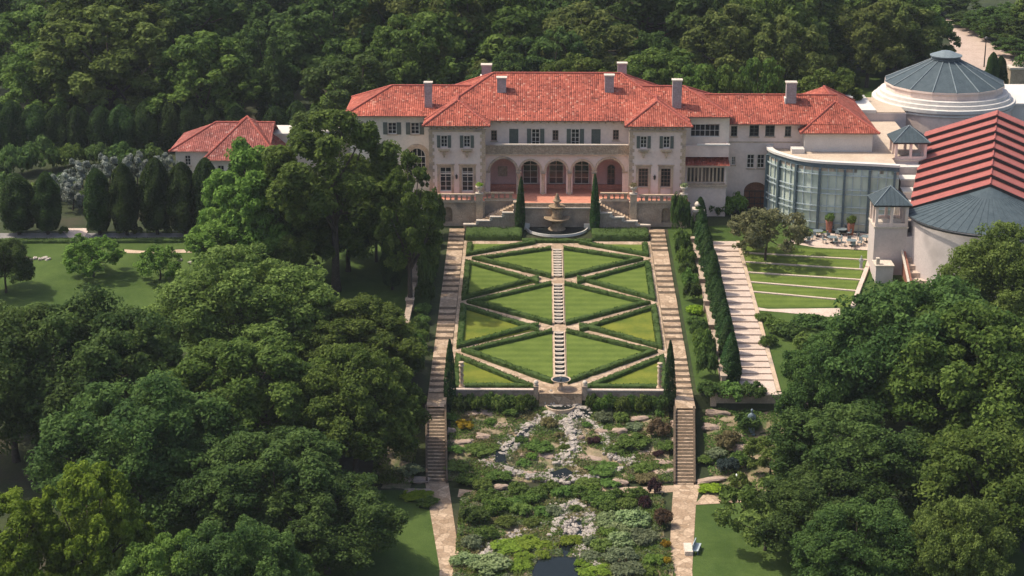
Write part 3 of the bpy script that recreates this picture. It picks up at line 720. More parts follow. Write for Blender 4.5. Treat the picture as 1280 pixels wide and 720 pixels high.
# balcony parapet with carved relief
mb = MB(); fa.box(mb, -9.0, 9.0, -.25, .1, 8.424, 9.52); vb(mb, 'balcony_parapet', 'relief')
mb = MB(); fa.box(mb, -7.8, 8.9, -.33, .16, 9.522, 9.68); vb(mb, 'balcony_rail', 'cap')
mb = MB(); fa.box(mb, -9.0, 9.0, -.33, -.02, 8.3, 8.42); vb(mb, 'balcony_string_course', 'stone')
mb = MB(); mb.box(-9, 9, 4.01, 5.2, 8.43, 8.62); vb(mb, 'balcony_floor', 'stone')
fu = Fr(0, 5.2)
up = [(-7.95, .75, 9.75, 1.35), (-.2, .75, 9.8, 1.35), (7.4, .75, 9.9, 1.3)]
dr = [(-5.45, 1.15, 8.7, 2.6), (4.9, 1.15, 8.7, 2.6)]
dw = [(-2.7, 1.05, 9.1, 2.2), (2.3, 1.05, 9.1, 2.2)]
mb = MB(); wall(mb, fu, -9.0, 9.0, 8.42, ZE, .4, [(c - a / 2, c + a / 2, z, z + h, 0) for c, a, z, h in up + dr + dw]); vb(mb, 'upper_wall', 'stucco')
for c, a, z, h in up: vwin(fu, c, z, a, h, 2, 3, fmat='brownframe')
for c, a, z, h in dw: vwin(fu, c, z, a, h, 2, 4, shut=True, sill=False)
for c, a, z, h in dr:
    mb = MB(); fu.box(mb, c - a / 2, c + a / 2, .1, .2, z, z + h)
    k = z + .1
    while k < z + h - .1: fu.box(mb, c - a / 2 + .08, c + a / 2 - .08, .075, .099, k, k + .09); k += .17
    vb(mb, 'closed_shutters', 'shutter')
# eave brackets
def brackets(y, xs, z, mat='stone'):
    mb = MB()
    for x in xs: mb.hex([(x - .08, y - .3, z - .25), (x + .08, y - .3, z - .25), (x + .08, y, z - .42), (x - .08, y, z - .42), (x - .08, y - .55, z - .04), (x + .08, y - .55, z - .04), (x + .08, y, z - .04), (x - .08, y, z - .04)])
    vb(mb, 'eave_brackets', mat)
brackets(5.2, [-8.2 + i * 1.02 for i in range(17)], ZE)
# the two front towers
for s in (-1, 1):
    X0, X1 = sorted((s * 9.0, s * 15.95)); ft = Fr(0, 2.4)
    wu = [-14.1, -11.25] if s < 0 else [10.75, 13.6]; wd_ = [-13.95, -11.2] if s < 0 else [10.8, 13.6]
    o_ = [(c - .42, c + .42, 9.55, 11.05, 0) for c in wu] + ([(c - .72, c + .72, 3.9, 7.0, 0) for c in wd_] if s < 0 else [(c - .62, c + .62, 4.55, 6.95, 0) for c in wd_])
    mb = MB(); wall(mb, ft, X0, X1, 2.0, ZE - .1, .5, o_)
    mb.box(X0, X0 + .4, 2.9, 9, 2.0, ZE - .1); mb.box(X1 - .4, X1, 2.9, 9, 2.0, ZE - .1); vb(mb, 'tower_wall', 'stucco')
    for c in wu:
        vwin(ft, c, 9.55, .84, 1.5, 2, 3, shut=True, sill=False)
        mb = MB(); ft.box(mb, c - .72, c + .72, -.55, 0, 9.22, 9.34); ft.box(mb, c - .7, c + .7, -.54, -.5, 9.34, 9.5)
        ft.box(mb, c - .55, c + .55, -.34, 0, 9.05, 9.218); ft.box(mb, c - .2, c + .2, -.3, 0, 8.6, 9.048); ft.box(mb, c - .1, c + .1, -.2, 0, 8.3, 8.598); vb(mb, 'window_balconet', 'stone')
    for c in wd_:
        if s < 0:
            vwin(ft, c, 3.9, 1.44, 3.1, 2, 5, fmat='frame', rec=.2, sill=False, name='french_window')
            mb = MB(); ft.box(mb, c - .7, c + .7, .17, .32, 6.05, 6.25); vb(mb, 'transom', 'frame')
        else: vwin(ft, c, 4.55, 1.24, 2.4, 3, 5, fmat='brownframe', rec=.2)
        mb = MB(); hw = .72 if s < 0 else .62
        for a, b in ((c - hw - .32, c - hw), (c + hw, c + hw + .32)): ft.box(mb, a, b, -.05, .05, 3.6, 7.0)
        ft.box(mb, c - hw - .32, c + hw + .32, -.052, .05, 7.002, 7.3); ft.box(mb, c - hw - .42, c + hw + .42, -.18, .05, 7.302, 7.45); vb(mb, 'window_surround', 'stone')
    cm = sum(wd_) / 2
    mb = MB(); mb.lathe([(0, 0), (.13, .1), (.15, .5), (.05, .6), (0, .75)], ft.pt(cm, -.2, 5.5), 8); ft.box(mb, cm - .03, cm + .03, -.2, 0, 6.0, 6.06); vb(mb, 'wall_lantern', 'iron')
    for e in (X0, X1):
        mb = MB(); z = 3.3; k = 0
        while z < ZE - .8:
            l = .62 if k % 2 else .4; a, b = (e - .05, e + l) if e == X0 else (e - l, e + .05)
            ft.box(mb, a, b, -.05, .25, z, z + .42); z += .44; k += 1
        vb(mb, 'quoins', 'stone')
    mb = MB(); ft.box(mb, X0 - .1, X1 + .1, -.16, .05, ZE - .85, ZE - .6); vb(mb, 'frieze', 'stone')
    brackets(2.4, [X0 + .3 + i * .7 for i in range(10)], ZE - .15)
# wings, upper storeys
fw = Fr(0, 6.8)
wn = [(-24.3, 1.1, 10.2, 1.5), (-20.9, 1.1, 10.2, 1.5), (-18.0, 1.1, 10.2, 1.5)]
mb = MB(); wall(mb, fw, -26.3, -15.6, .2, 12.6, .4, [(c - a / 2, c + a / 2, z, z + h, 0) for c, a, z, h in wn] + [(-18.9, -16.7, 4.5, 7.3, 1.0)])
mb.box(-26.3, -25.9, 7.2, 18.5, .2, 12.6); vb(mb, 'west_wing_wall', 'cream')
for c, a, z, h in wn: vwin(fw, c, z, a, h, 2, 3, shut=True)
vwin(fw, -17.8, 4.5, 2.2, 2.8, 4, 3, 1.0, name='arched_window')
mb = MB(); r = 1.1
for k in range(12):
    a, b = math.pi * k / 12, math.pi * (k + 1) / 12
    q = [(-17.8 - R_ * math.cos(t_), 7.3 + R_ * math.sin(t_)) for t_, R_ in ((a, r), (b, r), (b, r + .55), (a, r + .55))]
    mb.hex([fw.pt(u, -.06, z) for u, z in q] + [fw.pt(u, .05, z) for u, z in q])
fw.box(mb, -19.45, -18.9, -.06, .05, 4.4, 7.3); fw.box(mb, -16.7, -16.15, -.06, .05, 4.4, 7.3); vb(mb, 'arched_surround', 'stone')
# east wing: balcony room over a bay
ey = 6.9; fe = Fr(0, ey)
mb = MB(); wall(mb, fe, 15.6, 21.8, -.5, 12.6, .4, [(16.9, 20.6, 9.95, 11.6, 0)]); mb.box(21.4, 21.8, 7.3, 18, -.5, 12.6); vb(mb, 'east_wing_wall', 'cream')
vwin(fe, 18.75, 9.95, 3.7, 1.65, 6, 2, fmat='white', sill=False)
mb = MB(); mb.box(16.0, 21.6, 4.6, ey, 7.9, 8.2); mb.box(16.0, 21.6, 4.6, 4.85, 8.2, 9.35); mb.box(21.35, 21.6, 4.851, ey, 8.2, 9.35); vb(mb, 'balcony', 'stucco')
mb = MB(); mb.box(17.6, 21.7, 4.5, 4.95, 9.352, 9.55); vb(mb, 'balcony_coping', 'white')
mb = MB(); fq = Fr(0, 4.62); wall(mb, fq, 16.2, 21.4, -.5, 7.0, .3, [(16.45, 21.15, 4.55, 6.55, 0)]); mb.box(21.1, 21.4, 4.93, ey, -.5, 7.0); vb(mb, 'bay_wall', 'stucco')
vwin(fq, 18.8, 4.55, 4.7, 2.0, 10, 1, name='bay_window', bar=.2, fmat='stone')
mb = MB(); mb.poly([(15.9, 3.9, 6.95), (21.7, 3.9, 6.95), (21.7, ey, 7.9), (15.9, ey, 7.9)], True); vb(mb, 'bay_roof', 'tiles')
mb = MB(); mb.box(16.1, 21.5, 4.3, 4.6, 4.1, 4.4); vb(mb, 'bay_sill_course', 'stone')
# lower east wing with the timber door
f2 = Fr(0, 8.1)
w2 = [(22.55, .8, 9.75, 1.35), (25.1, 1.2, 9.75, 1.45), (27.1, 1.2, 9.75, 1.45), (29.4, .8, 9.75, 1.35)]
l2 = [(24.8, .95, 5.6, 1.8), (26.1, .95, 5.6, 1.8), (22.6, .5, 6.0, 1.1)]
mb = MB(); wall(mb, f2, 21.8, 31.6, -.6, 11.55, .4, [(c - a / 2, c + a / 2, z, z + h, 0) for c, a, z, h in w2 + l2] + [(24.1, 27.0, .1, 2.6, .8)]); vb(mb, 'lower_wing_wall', 'stucco')
for c, a, z, h in w2 + l2: vwin(f2, c, z, a, h, 2, 3, fmat='shutter' if z > 9 else 'frame')
mb = MB(); pts = [(24.1, .1), (27.0, .1), (27.0, 2.6)] + [(25.55 + 1.45 * math.cos(math.pi * k / 14), 2.6 + .8 * 1.45 * math.sin(math.pi * k / 14)) for k in range(1, 14)] + [(24.1, 2.6)]
mb.poly([f2.pt(u, .2, z) for u, z in pts]); dd = vb(mb, 'timber_door', 'wood')
mb = MB()
for u in (24.1, 24.8, 25.5, 26.25, 26.94): f2.box(mb, u, u + .07, .13, .199, .1, 2.55)
for z in (.8, 1.6, 2.5): f2.box(mb, 24.1, 27.0, .14, .198, z, z + .09)
ox = mb.build('door_grille', 'iron', dd)
mb = MB(); f2.box(mb, 21.9, 31.0, -.07, .02, 8.95, 9.1); vb(mb, 'string_course', 'stone')
# cross wing at the east end
fc = Fr(0, 6.5); mb = MB(); wall(mb, fc, 31.3, 39.9, -.5, 10.7, .4, []); mb.box(31.3, 31.7, 6.9, 24, -.5, 10.7); mb.box(39.5, 39.9, 6.9, 24, -.5, 10.7); vb(mb, 'cross_wing_wall', 'white')
# roofs
mb = MB(); rg = MB(); ev = MB()
a, b, yr, zr = hip_roof(mb, -16.6, 16.6, 4.35, 21.2, ZE + .1, .52); ridges(rg, ((a, yr, zr), (b, yr, zr)), ((-16.6, 4.35, ZE + .1), (a, yr, zr)), ((16.6, 4.35, ZE + .1), (b, yr, zr)), ((16.6, 21.2, ZE + .1), (b, yr, zr)), ((-16.6, 21.2, ZE + .1), (a, yr, zr)))
eave_slab(ev, -16.6, 16.6, 4.35, 21.2, ZE + .1)
o1 = vb(mb, 'main_roof', 'tiles'); rg.build('ridge_cap', 'ridge', o1); ev.build('eave', 'brownframe', o1)
for s in (-1, 1):
    x0, x1 = sorted((s * 8.35, s * 16.72)); xc = (x0 + x1) / 2; y0, z0, hh = 1.55, ZE + .02, (x1 - x0) / 2; sl_ = .56; za = z0 + hh * sl_; yb = 4.35 + (za - ZE - .1) / .52 + 1.0
    mb = MB(); mb.poly([(x0, y0, z0), (x1, y0, z0), (xc, y0 + hh, za)], True)
    mb.poly([(x0, yb, z0), (x0, y0, z0), (xc, y0 + hh, za), (xc, yb, za)], True); mb.poly([(x1, y0, z0), (x1, yb, z0), (xc, yb, za), (xc, y0 + hh, za)], True)
    rg = MB(); ridges(rg, ((x0, y0, z0), (xc, y0 + hh, za)), ((x1, y0, z0), (xc, y0 + hh, za)), ((xc, y0 + hh, za), (xc, yb - .9, za)))
    o1 = vb(mb, 'tower_roof', 'tiles'); rg.build('ridge_cap', 'ridge', o1); ev = MB(); eave_slab(ev, x0, x1, y0, 6, z0, .18); ev.build('eave', 'brownframe', o1)
for nm, x0, x1, y0, y1, z, sl_, hl, hr in (('west_wing_roof', -27.0, -9.5, 6.0, 17.6, 12.72, .47, 1, 0), ('east_wing_roof', 9.5, 22.1, 6.0, 17.6, 12.72, .47, 0, 1), ('lower_wing_roof', 19.0, 36.0, 7.0, 17.0, 11.6, .55, 0, 0)):
    mb = MB(); a, b, yr, zr = hip_roof(mb, x0, x1, y0, y1, z, sl_, hl, hr); rg = MB(); ridges(rg, ((a, yr, zr), (b, yr, zr)))
    if hl: ridges(rg, ((x0, y0, z), (a, yr, zr)), ((x0, y1, z), (a, yr, zr)))
    if hr: ridges(rg, ((x1, y0, z), (b, yr, zr)), ((x1, y1, z), (b, yr, zr)))
    o1 = vb(mb, nm, 'tiles'); rg.build('ridge_cap', 'ridge', o1); ev = MB(); eave_slab(ev, x0, x1, y0, y1, z); ev.build('eave', 'brownframe', o1)
mb = MB(); x0, x1, y0, y1, z, hh, sl_ = 30.6, 40.6, 5.7, 25.5, 10.75, 5.0, .6; xc = 35.6; za = z + hh * sl_
mb.poly([(x0, y0, z), (x1, y0, z), (xc, y0 + hh, za)], True); mb.poly([(x1, y1, z), (x0, y1, z), (xc, y1 - hh, za)], True)
mb.poly([(x0, y1, z), (x0, y0, z), (xc, y0 + hh, za), (xc, y1 - hh, za)], True); mb.poly([(x1, y0, z), (x1, y1, z), (xc, y1 - hh, za), (xc, y0 + hh, za)], True)
rg = MB(); ridges(rg, ((x0, y0, z), (xc, y0 + hh, za)), ((x1, y0, z), (xc, y0 + hh, za)), ((xc, y0 + hh, za), (xc, y1 - hh, za)), ((x1, y1, z), (xc, y1 - hh, za)))
o1 = vb(mb, 'cross_wing_roof', 'tiles'); rg.build('ridge_cap', 'ridge', o1); ev = MB(); eave_slab(ev, x0, x1, y0, y1, z); ev.build('eave', 'brownframe', o1)
# chimneys
def chimney(px, py_top, py_bot, Y, wpx, mat='chim'):
    x, zt = P(px, py_top, Y); _, zb = P(px, py_bot, Y); hw = wpx / 19.0; mb = MB(); mb.box(x - hw, x + hw, Y, Y + hw * 1.7, zb - 1.2, zt - .16)
    c = vb(mb, 'chimney', mat); mb = MB(); mb.box(x - hw - .1, x + hw + .1, Y - .1, Y + hw * 1.7 + .1, zt - .158, zt); mb.build('chimney_cap', 'cap', c)
    mb = MB(); mb.box(x - hw - .18, x - hw - .002, Y - .08, Y + hw * 1.7, zb - .6, zb + .25); mb.build('flashing', 'white', c)
chimney(535, 103, 143, 7.6, 9); chimney(627, 97, 121, 9.2, 11); chimney(762, 94, 119, 9.3, 11); chimney(847, 100, 139, 7.6, 11); chimney(608, 81, 97, 15, 12); chimney(778, 79, 95, 15, 11); chimney(990, 103, 125, 10.5, 12)
# north flank so the house is closed
mb = MB(); mb.box(-15.9, 15.9, 20.2, 20.6, .5, ZE); mb.box(-26.2, -15.9, 16.4, 16.8, .5, 12.6); mb.box(15.95, 36, 16.2, 16.6, .5, 11.5); mb.box(31.7, 39.5, 23.6, 24, .5, 10.7); vb(mb, 'rear_wall', 'stucco')

# ------------------------------------------------------------------ terrace, fountain and stair parapets
t = thing('terrace', 'raised stone terrace along the villa front with niches and a red floor', 'terrace', (0, 1, 0))
def tb(mb, name, mat, parent=t, smooth=False): o = mb.build(name, mat, parent, smooth); o.location = (0, -1, 0); return o
for s in (-1, 1):
    x0, x1 = sorted((s * 9.0, s * 16.4)); mb = MB(); fn = Fr(0, .15); nx = s * 13.6
    wall(mb, fn, x0, x1, -.6, 3.1, .6, [(nx - .55, nx + .55, .5, 1.9, 1.0)]); mb.box(x0, x1, .751, 2.3, -.6, 3.0); tb(mb, 'terrace_wall', 'wallstone')
    mb = MB(); fn.box(mb, nx - .5, nx + .5, .55, .59, .5, 2.4); tb(mb, 'niche_back', 'relief')
    mb = MB(); x0b, x1b = sorted((s * 4.6, s * 8.99)); mb.box(x0b, x1b, .9, 1.5, -.6, 3.1); tb(mb, 'inner_wall', 'wallstone')
    mb = MB(); mb.box(x0, x1, -.02, .3, 3.102, 3.25); mb.box(x0b, x1b, .8, 1.2, 3.102, 3.25); tb(mb, 'cornice', 'cap')
    mb = MB(); mb.box(x0, x1, .301, 2.38, 3.0, 3.2); tb(mb, 'paving', 'terracotta')
mb = MB(); mb.box(-4.59, 4.59, -.7, 1.5, -.6, 2.55); tb(mb, 'fountain_wall', 'wallstone')
mb = MB(); mb.box(-4.7, 4.7, -.85, -.4, 2.552, 2.72); tb(mb, 'fountain_wall_coping', 'cap')
mb = MB(); mb.box(-4.2, 4.2, -.4, 2.9, 2.9, 3.196); tb(mb, 'red_floor', 'terracotta')
mb = MB(); mb.box(-4.2, 4.2, -.62, -.42, 2.721, 3.2); tb(mb, 'low_parapet', 'relief')
for s in (-1, 1):
    t2 = thing('stair_parapet', f'stepped parapet with pale coping climbing to the terrace, {SIDE[s]} of the fountain', 'parapet', (s * 8, -.9, 0), 0, 'terrace stair parapets')
    xs_ = [11.6, 10.0, 8.3, 6.8, 5.35]; zt = [.45, .95, 1.45, 2.0]
    for k in range(4):
        a, b = sorted((s * xs_[k], s * xs_[k + 1])); mb = MB(); mb.box(a - s * 8, b - s * 8, -.2, .2, -.6, zt[k]); mb.build('parapet_wall', 'wallstone', t2)
        mb = MB(); mb.box(a - s * 8 - .04, b - s * 8 + .04, -.32, .32, zt[k] + .002, zt[k] + .16)
        e = s * xs_[k + 1] - s * 8; mb.tube([(e - s * .1, -.3, zt[k] + .3), (e - s * .1, .3, zt[k] + .3)], [.2, .2], 10); mb.build('coping', 'cap', t2)
    mb = MB(); a, b = sorted((s * 4.6, s * 5.35)); mb.box(a - s * 8, b - s * 8, -.35, .5, -.6, 3.3); mb.box(a - s * 8 - .1, b - s * 8 + .1, -.45, .6, 3.302, 3.5); mb.build('pier', 'wallstone', t2)
    # hidden stair between parapet and terrace
    mb = MB()
    for k in range(18):
        a, b = sorted((s * (11.4 - k * .36), s * (11.4 - (k + 1) * .36))); mb.box(a - s * 8, b - s * 8, .25, 1.75, -.6, .15 + k * .17)
    mb.build('steps', 'tread', t2)
def balustrade(x0, x1, y, z, label):
    t = thing('balustrade', label, 'balustrade', ((x0 + x1) / 2, y, z), 0, 'terrace balustrades'); L = (x1 - x0) / 2
    MB().box(-L, L, -.17, .17, .0, .14).build('base_rail', 'stone', t); MB().box(-L, L, -.2, .2, .78, .94).build('top_rail', 'stone', t)
    n = max(3, int((x1 - x0) / .62))
    for i in range(n):
        x = -L + (i + .5) * 2 * L / n; mb = MB()
        if i % 3 == 1: mb.box(x - .2, x + .2, -.1, .1, .141, .779)
        else: mb.lathe([(.1, .141), (.12, .2), (.06, .3), (.14, .48), (.06, .66), (.11, .779)], (x, 0, 0), 8)
        mb.build('baluster', 'relief', t)
balustrade(-15.6, -10.2, .1, 3.25, 'carved stone balustrade below the left tower french windows')
balustrade(-9.1, -5.4, .95, 3.25, 'carved stone balustrade left of the fountain, behind the sloping parapet')
balustrade(5.4, 8.9, .95, 3.25, 'carved stone balustrade right of the fountain, behind the sloping parapet')
balustrade(10.2, 15.2, .1, 3.25, 'carved stone balustrade below the right tower windows')
def urn(x, y, z, label, plant):
    t = thing('urn', label, 'urn', (x, y, z), 0, 'terrace urns')
    MB().box(-.42, .42, -.35, .35, -3.4, 1.0).build('pedestal', 'stone', t); MB().box(-.5, .5, -.43, .43, 1.002, 1.14).build('pedestal_cap', 'cap', t)
    MB().lathe([(.0, 1.14), (.28, 1.15), (.12, 1.3), (.14, 1.4), (.4, 1.75), (.5, 2.0), (.42, 2.0), (0, 1.9)], n=16).build('bowl', 'cap', t, True)
    p, n, ti = clumps([((0, 0, 2.12), .46, 160, .6)], NR); link('plant', leafy('plant', p, n, .11, plant, ti), t)
urn(-9.65, .1, 3.2, 'stone urn with a clipped lime green plant on a pedestal by the left tower', 'lime')
urn(9.5, .1, 3.2, 'stone urn with a tawny plant on a pedestal by the right tower', 'tan'); urn(15.75, .1, 3.2, 'stone urn with a pale plant at the far right end of the terrace', 'pale')
# three tier wall fountain
t = thing('wall_fountain', 'three tiered stone fountain in front of the terrace wall', 'fountain', (0, -1.6, -.1))
MB().lathe([(0, 0), (1.15, 0), (1.1, .35), (.75, .55), (.65, 1.0), (.8, 1.35), (0, 1.35)], n=18).build('base', 'dark_stone', t, True)
MB().lathe([(.0, 1.25), (.6, 1.3), (1.5, 1.58), (1.66, 1.75), (1.5, 1.74), (0, 1.6)], n=26).build('lower_bowl', 'dark_stone', t, True)
MB().lathe([(.6, 1.6), (.75, 1.9), (.55, 2.2), (.7, 2.7), (.55, 2.9)], n=16).build('stem', 'dark_stone', t, True)
MB().lathe([(0, 2.85), (.4, 2.88), (.98, 3.1), (1.08, 3.24), (.95, 3.22), (0, 3.1)], n=24).build('middle_bowl', 'dark_stone', t, True)
MB().lathe([(.3, 3.1), (.36, 3.4), (.24, 3.6), (.55, 3.9), (.5, 4.0), (.3, 4.02), (.34, 4.3), (.15, 4.55), (.2, 4.7), (0, 4.9)], n=16).build('top_finial', 'dark_stone', t, True)
mb = MB(); prof = [(3.74, 0), (3.76, .30), (3.9, .31), (3.93, 0)]; mb.lathe(prof, (0, 1.1, .0), 30, math.pi * 1.02, math.pi * 1.98); mb.build('basin_rim', 'white', t)
for s in (-1, 1): MB().box(s * 3.75 - .38, s * 3.75 + .38, .55, 1.1, 0, .75).build('basin_end_block', 'white', t)
MB().lathe([(0, .28), (3.56, .281)], (0, 1.1, 0), 30, math.pi, 2 * math.pi).build('water_surface', 'water', t)
# ------------------------------------------------------------------ glass fronted gallery
t = thing('glass_gallery', 'curved blue green glass gallery with a flat tan roof beside the villa', 'gallery', (33, 4, 0))
def cb(mb, name, mat, parent=None, off=(33, 4, 0), smooth=False):
    p = parent or t; o = mb.build(name, mat, p, smooth)
    if parent is None: o.location = tuple(-v for v in off)
    return o
ctrl = [(27.6, 9.5), (26.9, 7.2), (27.1, 5.0), (28.2, 3.0), (29.6, 1.1), (31.4, -.2), (34.5, -1.1), (38.0, -1.7), (41.7, -2.6)]
def catmull(c, n=6):
    out = []
    for i in range(len(c) - 1):
        p0, p1, p2, p3 = [Vector(c[max(0, min(len(c) - 1, i + k))]) for k in (-1, 0, 1, 2)]
        for j in range(n):
            u = j / n; out.append(tuple(.5 * ((2 * p1) + (p2 - p0) * u + (2 * p0 - 5 * p1 + 4 * p2 - p3) * u * u + (3 * p1 - p0 - 3 * p2 + p3) * u ** 3)))
    out.append(tuple(c[-1])); return out
cv = catmull(ctrl); GT = 8.45; acc = [0]
for a, b in zip(cv, cv[1:]): acc.append(acc[-1] + math.dist(a, b))
def cpt(s_):
    for i in range(len(acc) - 1):
        if s_ <= acc[i + 1] or i == len(acc) - 2:
            u = (s_ - acc[i]) / (acc[i + 1] - acc[i]); a, b = Vector(cv[i]), Vector(cv[i + 1]); p = a.lerp(b, u); d = (b - a).normalized(); return p, Vector((d.y, -d.x))
def ribbon(d0, d1, z0, z1, s0=0, s1=None, n=48):
    mb = MB(); s1 = s1 or acc[-1]
    for i in range(n):
        q = []
        for s_ in (s0 + (s1 - s0) * i / n, s0 + (s1 - s0) * (i + 1) / n):
            p, nn = cpt(s_); q += [(p + nn * d0), (p + nn * d1)]
        mb.hex([(*q[0], z0), (*q[2], z0), (*q[3], z0), (*q[1], z0), (*q[0], z1), (*q[2], z1), (*q[3], z1), (*q[1], z1)])
    return mb
sg = -1 if cpt(acc[-1] * .6)[1].y > 0 else 1
cb(ribbon(-.1 * sg, 0, .0, GT - .55), 'glass_wall', 'glass')
cb(ribbon(-.3 * sg, .16 * sg, GT - .55, GT), 'top_band', 'darksteel'); cb(ribbon(-.5 * sg, .30 * sg, GT + .002, GT + .28), 'parapet_cap', 'white')
nM = 7
for i in range(nM + 1):
    s_ = .5 + (acc[-1] - 1) * i / nM; mb = MB(); p, nn = cpt(s_); nn = nn * sg; tt = Vector((-nn.y, nn.x)); w_ = .15
    q = [p + nn * .02 - tt * w_, p + nn * .02 + tt * w_, p + nn * .42 + tt * w_, p + nn * .42 - tt * w_]
    mb.hex([(*v, 0) for v in q] + [(*v, GT - .56) for v in q]); cb(mb, 'mullion', 'darksteel')
    if i < nM:
        for f in (1 / 3, 2 / 3):
            p, nn = cpt(s_ + (acc[-1] - 1) / nM * f); nn = nn * sg; tt = Vector((-nn.y, nn.x)); q = [p + nn * .02 - tt * .05, p + nn * .02 + tt * .05, p + nn * .14 + tt * .05, p + nn * .14 - tt * .05]
            mb = MB(); mb.hex([(*v, 0) for v in q] + [(*v, GT - .56) for v in q]); cb(mb, 'glazing_bar', 'steel')
for z in (.9, 2.3, 3.0, 4.6, 5.2, 7.0):
    cb(ribbon(.145 * sg, .26 * sg, z, z + .13), 'rail', 'steel')
cb(ribbon(-.5 * sg, .22 * sg, -2.5, .05), 'plinth', 'darksteel')
mb = MB(); pl = [tuple(p) for p in cv]; mb.prism(ccw(pl + [(41.8, 3), (46, 8), (46, 24), (40, 24), (40, 6.4), (31.2, 6.4), (31.2, 8.0), (27.6, 9.6)]), GT - 1.0, GT - .25); cb(mb, 'flat_roof', 'roofdeck')
mb = MB(); mb.box(29.6, 31.2, 5.2, 6.8, GT - .25, GT + .35); cb(mb, 'roof_hatch', 'white')
mb = MB(); mb.box(30.2, 41.5, 2.2, 2.5, -.5, GT - 1.01); cb(mb, 'inner_wall', 'grey_render')
# link block and far parapets between villa and rotunda
t3 = thing('link_block', 'flat roofed rose block with a white parapet between the villa and the round drum', 'building', (44, 28, 0))
def lb(mb, name, mat): o = mb.build(name, mat, t3); o.location = (-44, -28, 0)
mb = MB(); mb.box(40.3, 47.5, 24.2, 34, 0, 9.3); lb(mb, 'block_wall', 'grey_render')
mb = MB(); mb.box(40.2, 43.4, 24.1, 34.1, 9.302, 9.75); lb(mb, 'white_parapet', 'white')
mb = MB(); mb.box(43.41, 47.4, 24.3, 34, 9.302, 9.42); lb(mb, 'roof_deck', 'roofdeck')
mb = MB(); mb.box(60, 75, 31, 44, 0, 9.0); lb(mb, 'far_wall', 'white'); mb = MB(); mb.box(59.8, 75.2, 30.8, 44.2, 9.002, 9.3); lb(mb, 'far_parapet', 'white')

# ------------------------------------------------------------------ rotunda
RC = (54.6, 34.5)
t = thing('rotunda', 'round rose drum building with stepped white rings and a conical grey metal roof', 'rotunda', (*RC, 3))
nR = 44
MB().lathe([(9.55, -3), (9.55, 5.9)], n=nR).build('drum_wall', 'stucco', t, True)
for k, (r0, r1, za, zb) in enumerate(((9.75, 9.75, 5.55, 5.8), (9.9, 9.9, 6.0, 6.5), (9.35, 9.35, 6.5, 7.0), (8.85, 8.85, 7.0, 7.5))):
    MB().lathe([(r0 - 1.2, za), (r0, za), (r1, zb - .06), (r1 - .05, zb), (r1 - 1.3, zb)], n=nR).build('ring_step', 'white', t)
MB().lathe([(8.1, 7.5), (8.1, 8.3), (8.35, 8.35), (8.35, 8.6), (7.9, 8.62)], n=16).build('upper_drum', 'stucco', t)
cn = 16
MB().lathe([(8.3, 8.63), (1.9, 11.75), (0, 11.8)], n=cn).build('cone_roof', 'slate', t)
for k in range(cn):
    a = 2 * math.pi * k / cn; c_, s_ = math.cos(a), math.sin(a); MB().tube([(8.3 * c_, 8.3 * s_, 8.68), (1.9 * c_, 1.9 * s_, 11.8)], [.09, .07], 5).build('roof_rib', 'slate_lite', t)
MB().lathe([(1.75, 11.6), (1.75, 12.3)], n=cn).build('lantern_drum', 'darksteel', t)
MB().lathe([(2.2, 12.22), (2.25, 12.38), (.7, 12.95), (0, 13.05)], n=cn).build('lantern_roof', 'slate_lite', t)
MB().lathe([(1.9, 11.7), (2.1, 11.9), (1.76, 11.95)], n=cn).build('lantern_ring', 'slate_lite', t)

# ------------------------------------------------------------------ hall with the stepped tile bands and an apse roof
HX, HYY, ANG = 49.7, -15.2, -rad(14.4)         # front ridge end, axis runs back to the right
t = thing('banded_hall', 'hall roofed in stepped rose tile bands ending in a grey half cone', 'hall', (HX, HYY, -1.5), ANG)
def hz(z): return z + 1.5
nb, bl, hw = 9, 3.35, 9.0
for k in range(nb):
    y0, y1 = k * bl - .05, (k + 1) * bl + .6; lift = .30 * k; zr, ze = 9.6 + lift, 6.15 + lift; th = .27
    mb = MB()
    for s in (-1, 1):
        mb.poly([(0, y0, hz(zr) + .1), (s * hw, y0, hz(ze) + .1), (s * hw, y1, hz(ze) - .12), (0, y1, hz(zr) - .12)], True)
    o1 = mb.build('tile_band', 'band_tiles', t)
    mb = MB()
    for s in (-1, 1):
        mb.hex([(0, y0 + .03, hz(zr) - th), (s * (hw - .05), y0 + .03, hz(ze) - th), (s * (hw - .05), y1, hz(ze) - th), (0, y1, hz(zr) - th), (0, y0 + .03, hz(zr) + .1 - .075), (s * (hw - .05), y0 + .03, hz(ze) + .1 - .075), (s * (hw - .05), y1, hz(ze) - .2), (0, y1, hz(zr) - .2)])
    mb.build('shaded_band_edge', 'iron', o1)  # near-black colour stands in for the shadow on each band's riser
    ridges_ = MB(); ridges_.tube([(0, y0 - .02, hz(zr) + .1), (0, y0 + bl, hz(zr) - .05)], [.11, .11], 7); ridges_.build('ridge_cap', 'band_tiles', o1)
mb = MB(); R_ = 9.15
prof_n = 26
for k in range(prof_n):
    a, b = math.pi + math.pi * k / prof_n, math.pi + math.pi * (k + 1) / prof_n
    for j in range(4):
        f0, f1 = j / 4, (j + 1) / 4; zf = lambda f: hz(9.35) - (9.35 - 5.95) * (f ** .92)
        q = [(R_ * f0 * math.cos(a), R_ * f0 * math.sin(a) * .95 + .1, zf(f0)), (R_ * f1 * math.cos(a), R_ * f1 * math.sin(a) * .95 + .1, zf(f1)), (R_ * f1 * math.cos(b), R_ * f1 * math.sin(b) * .95 + .1, zf(f1)), (R_ * f0 * math.cos(b), R_ * f0 * math.sin(b) * .95 + .1, zf(f0))]
        mb.poly(q if j else q[:1] + q[1:3])
mb.build('apse_roof', 'slate', t, True)
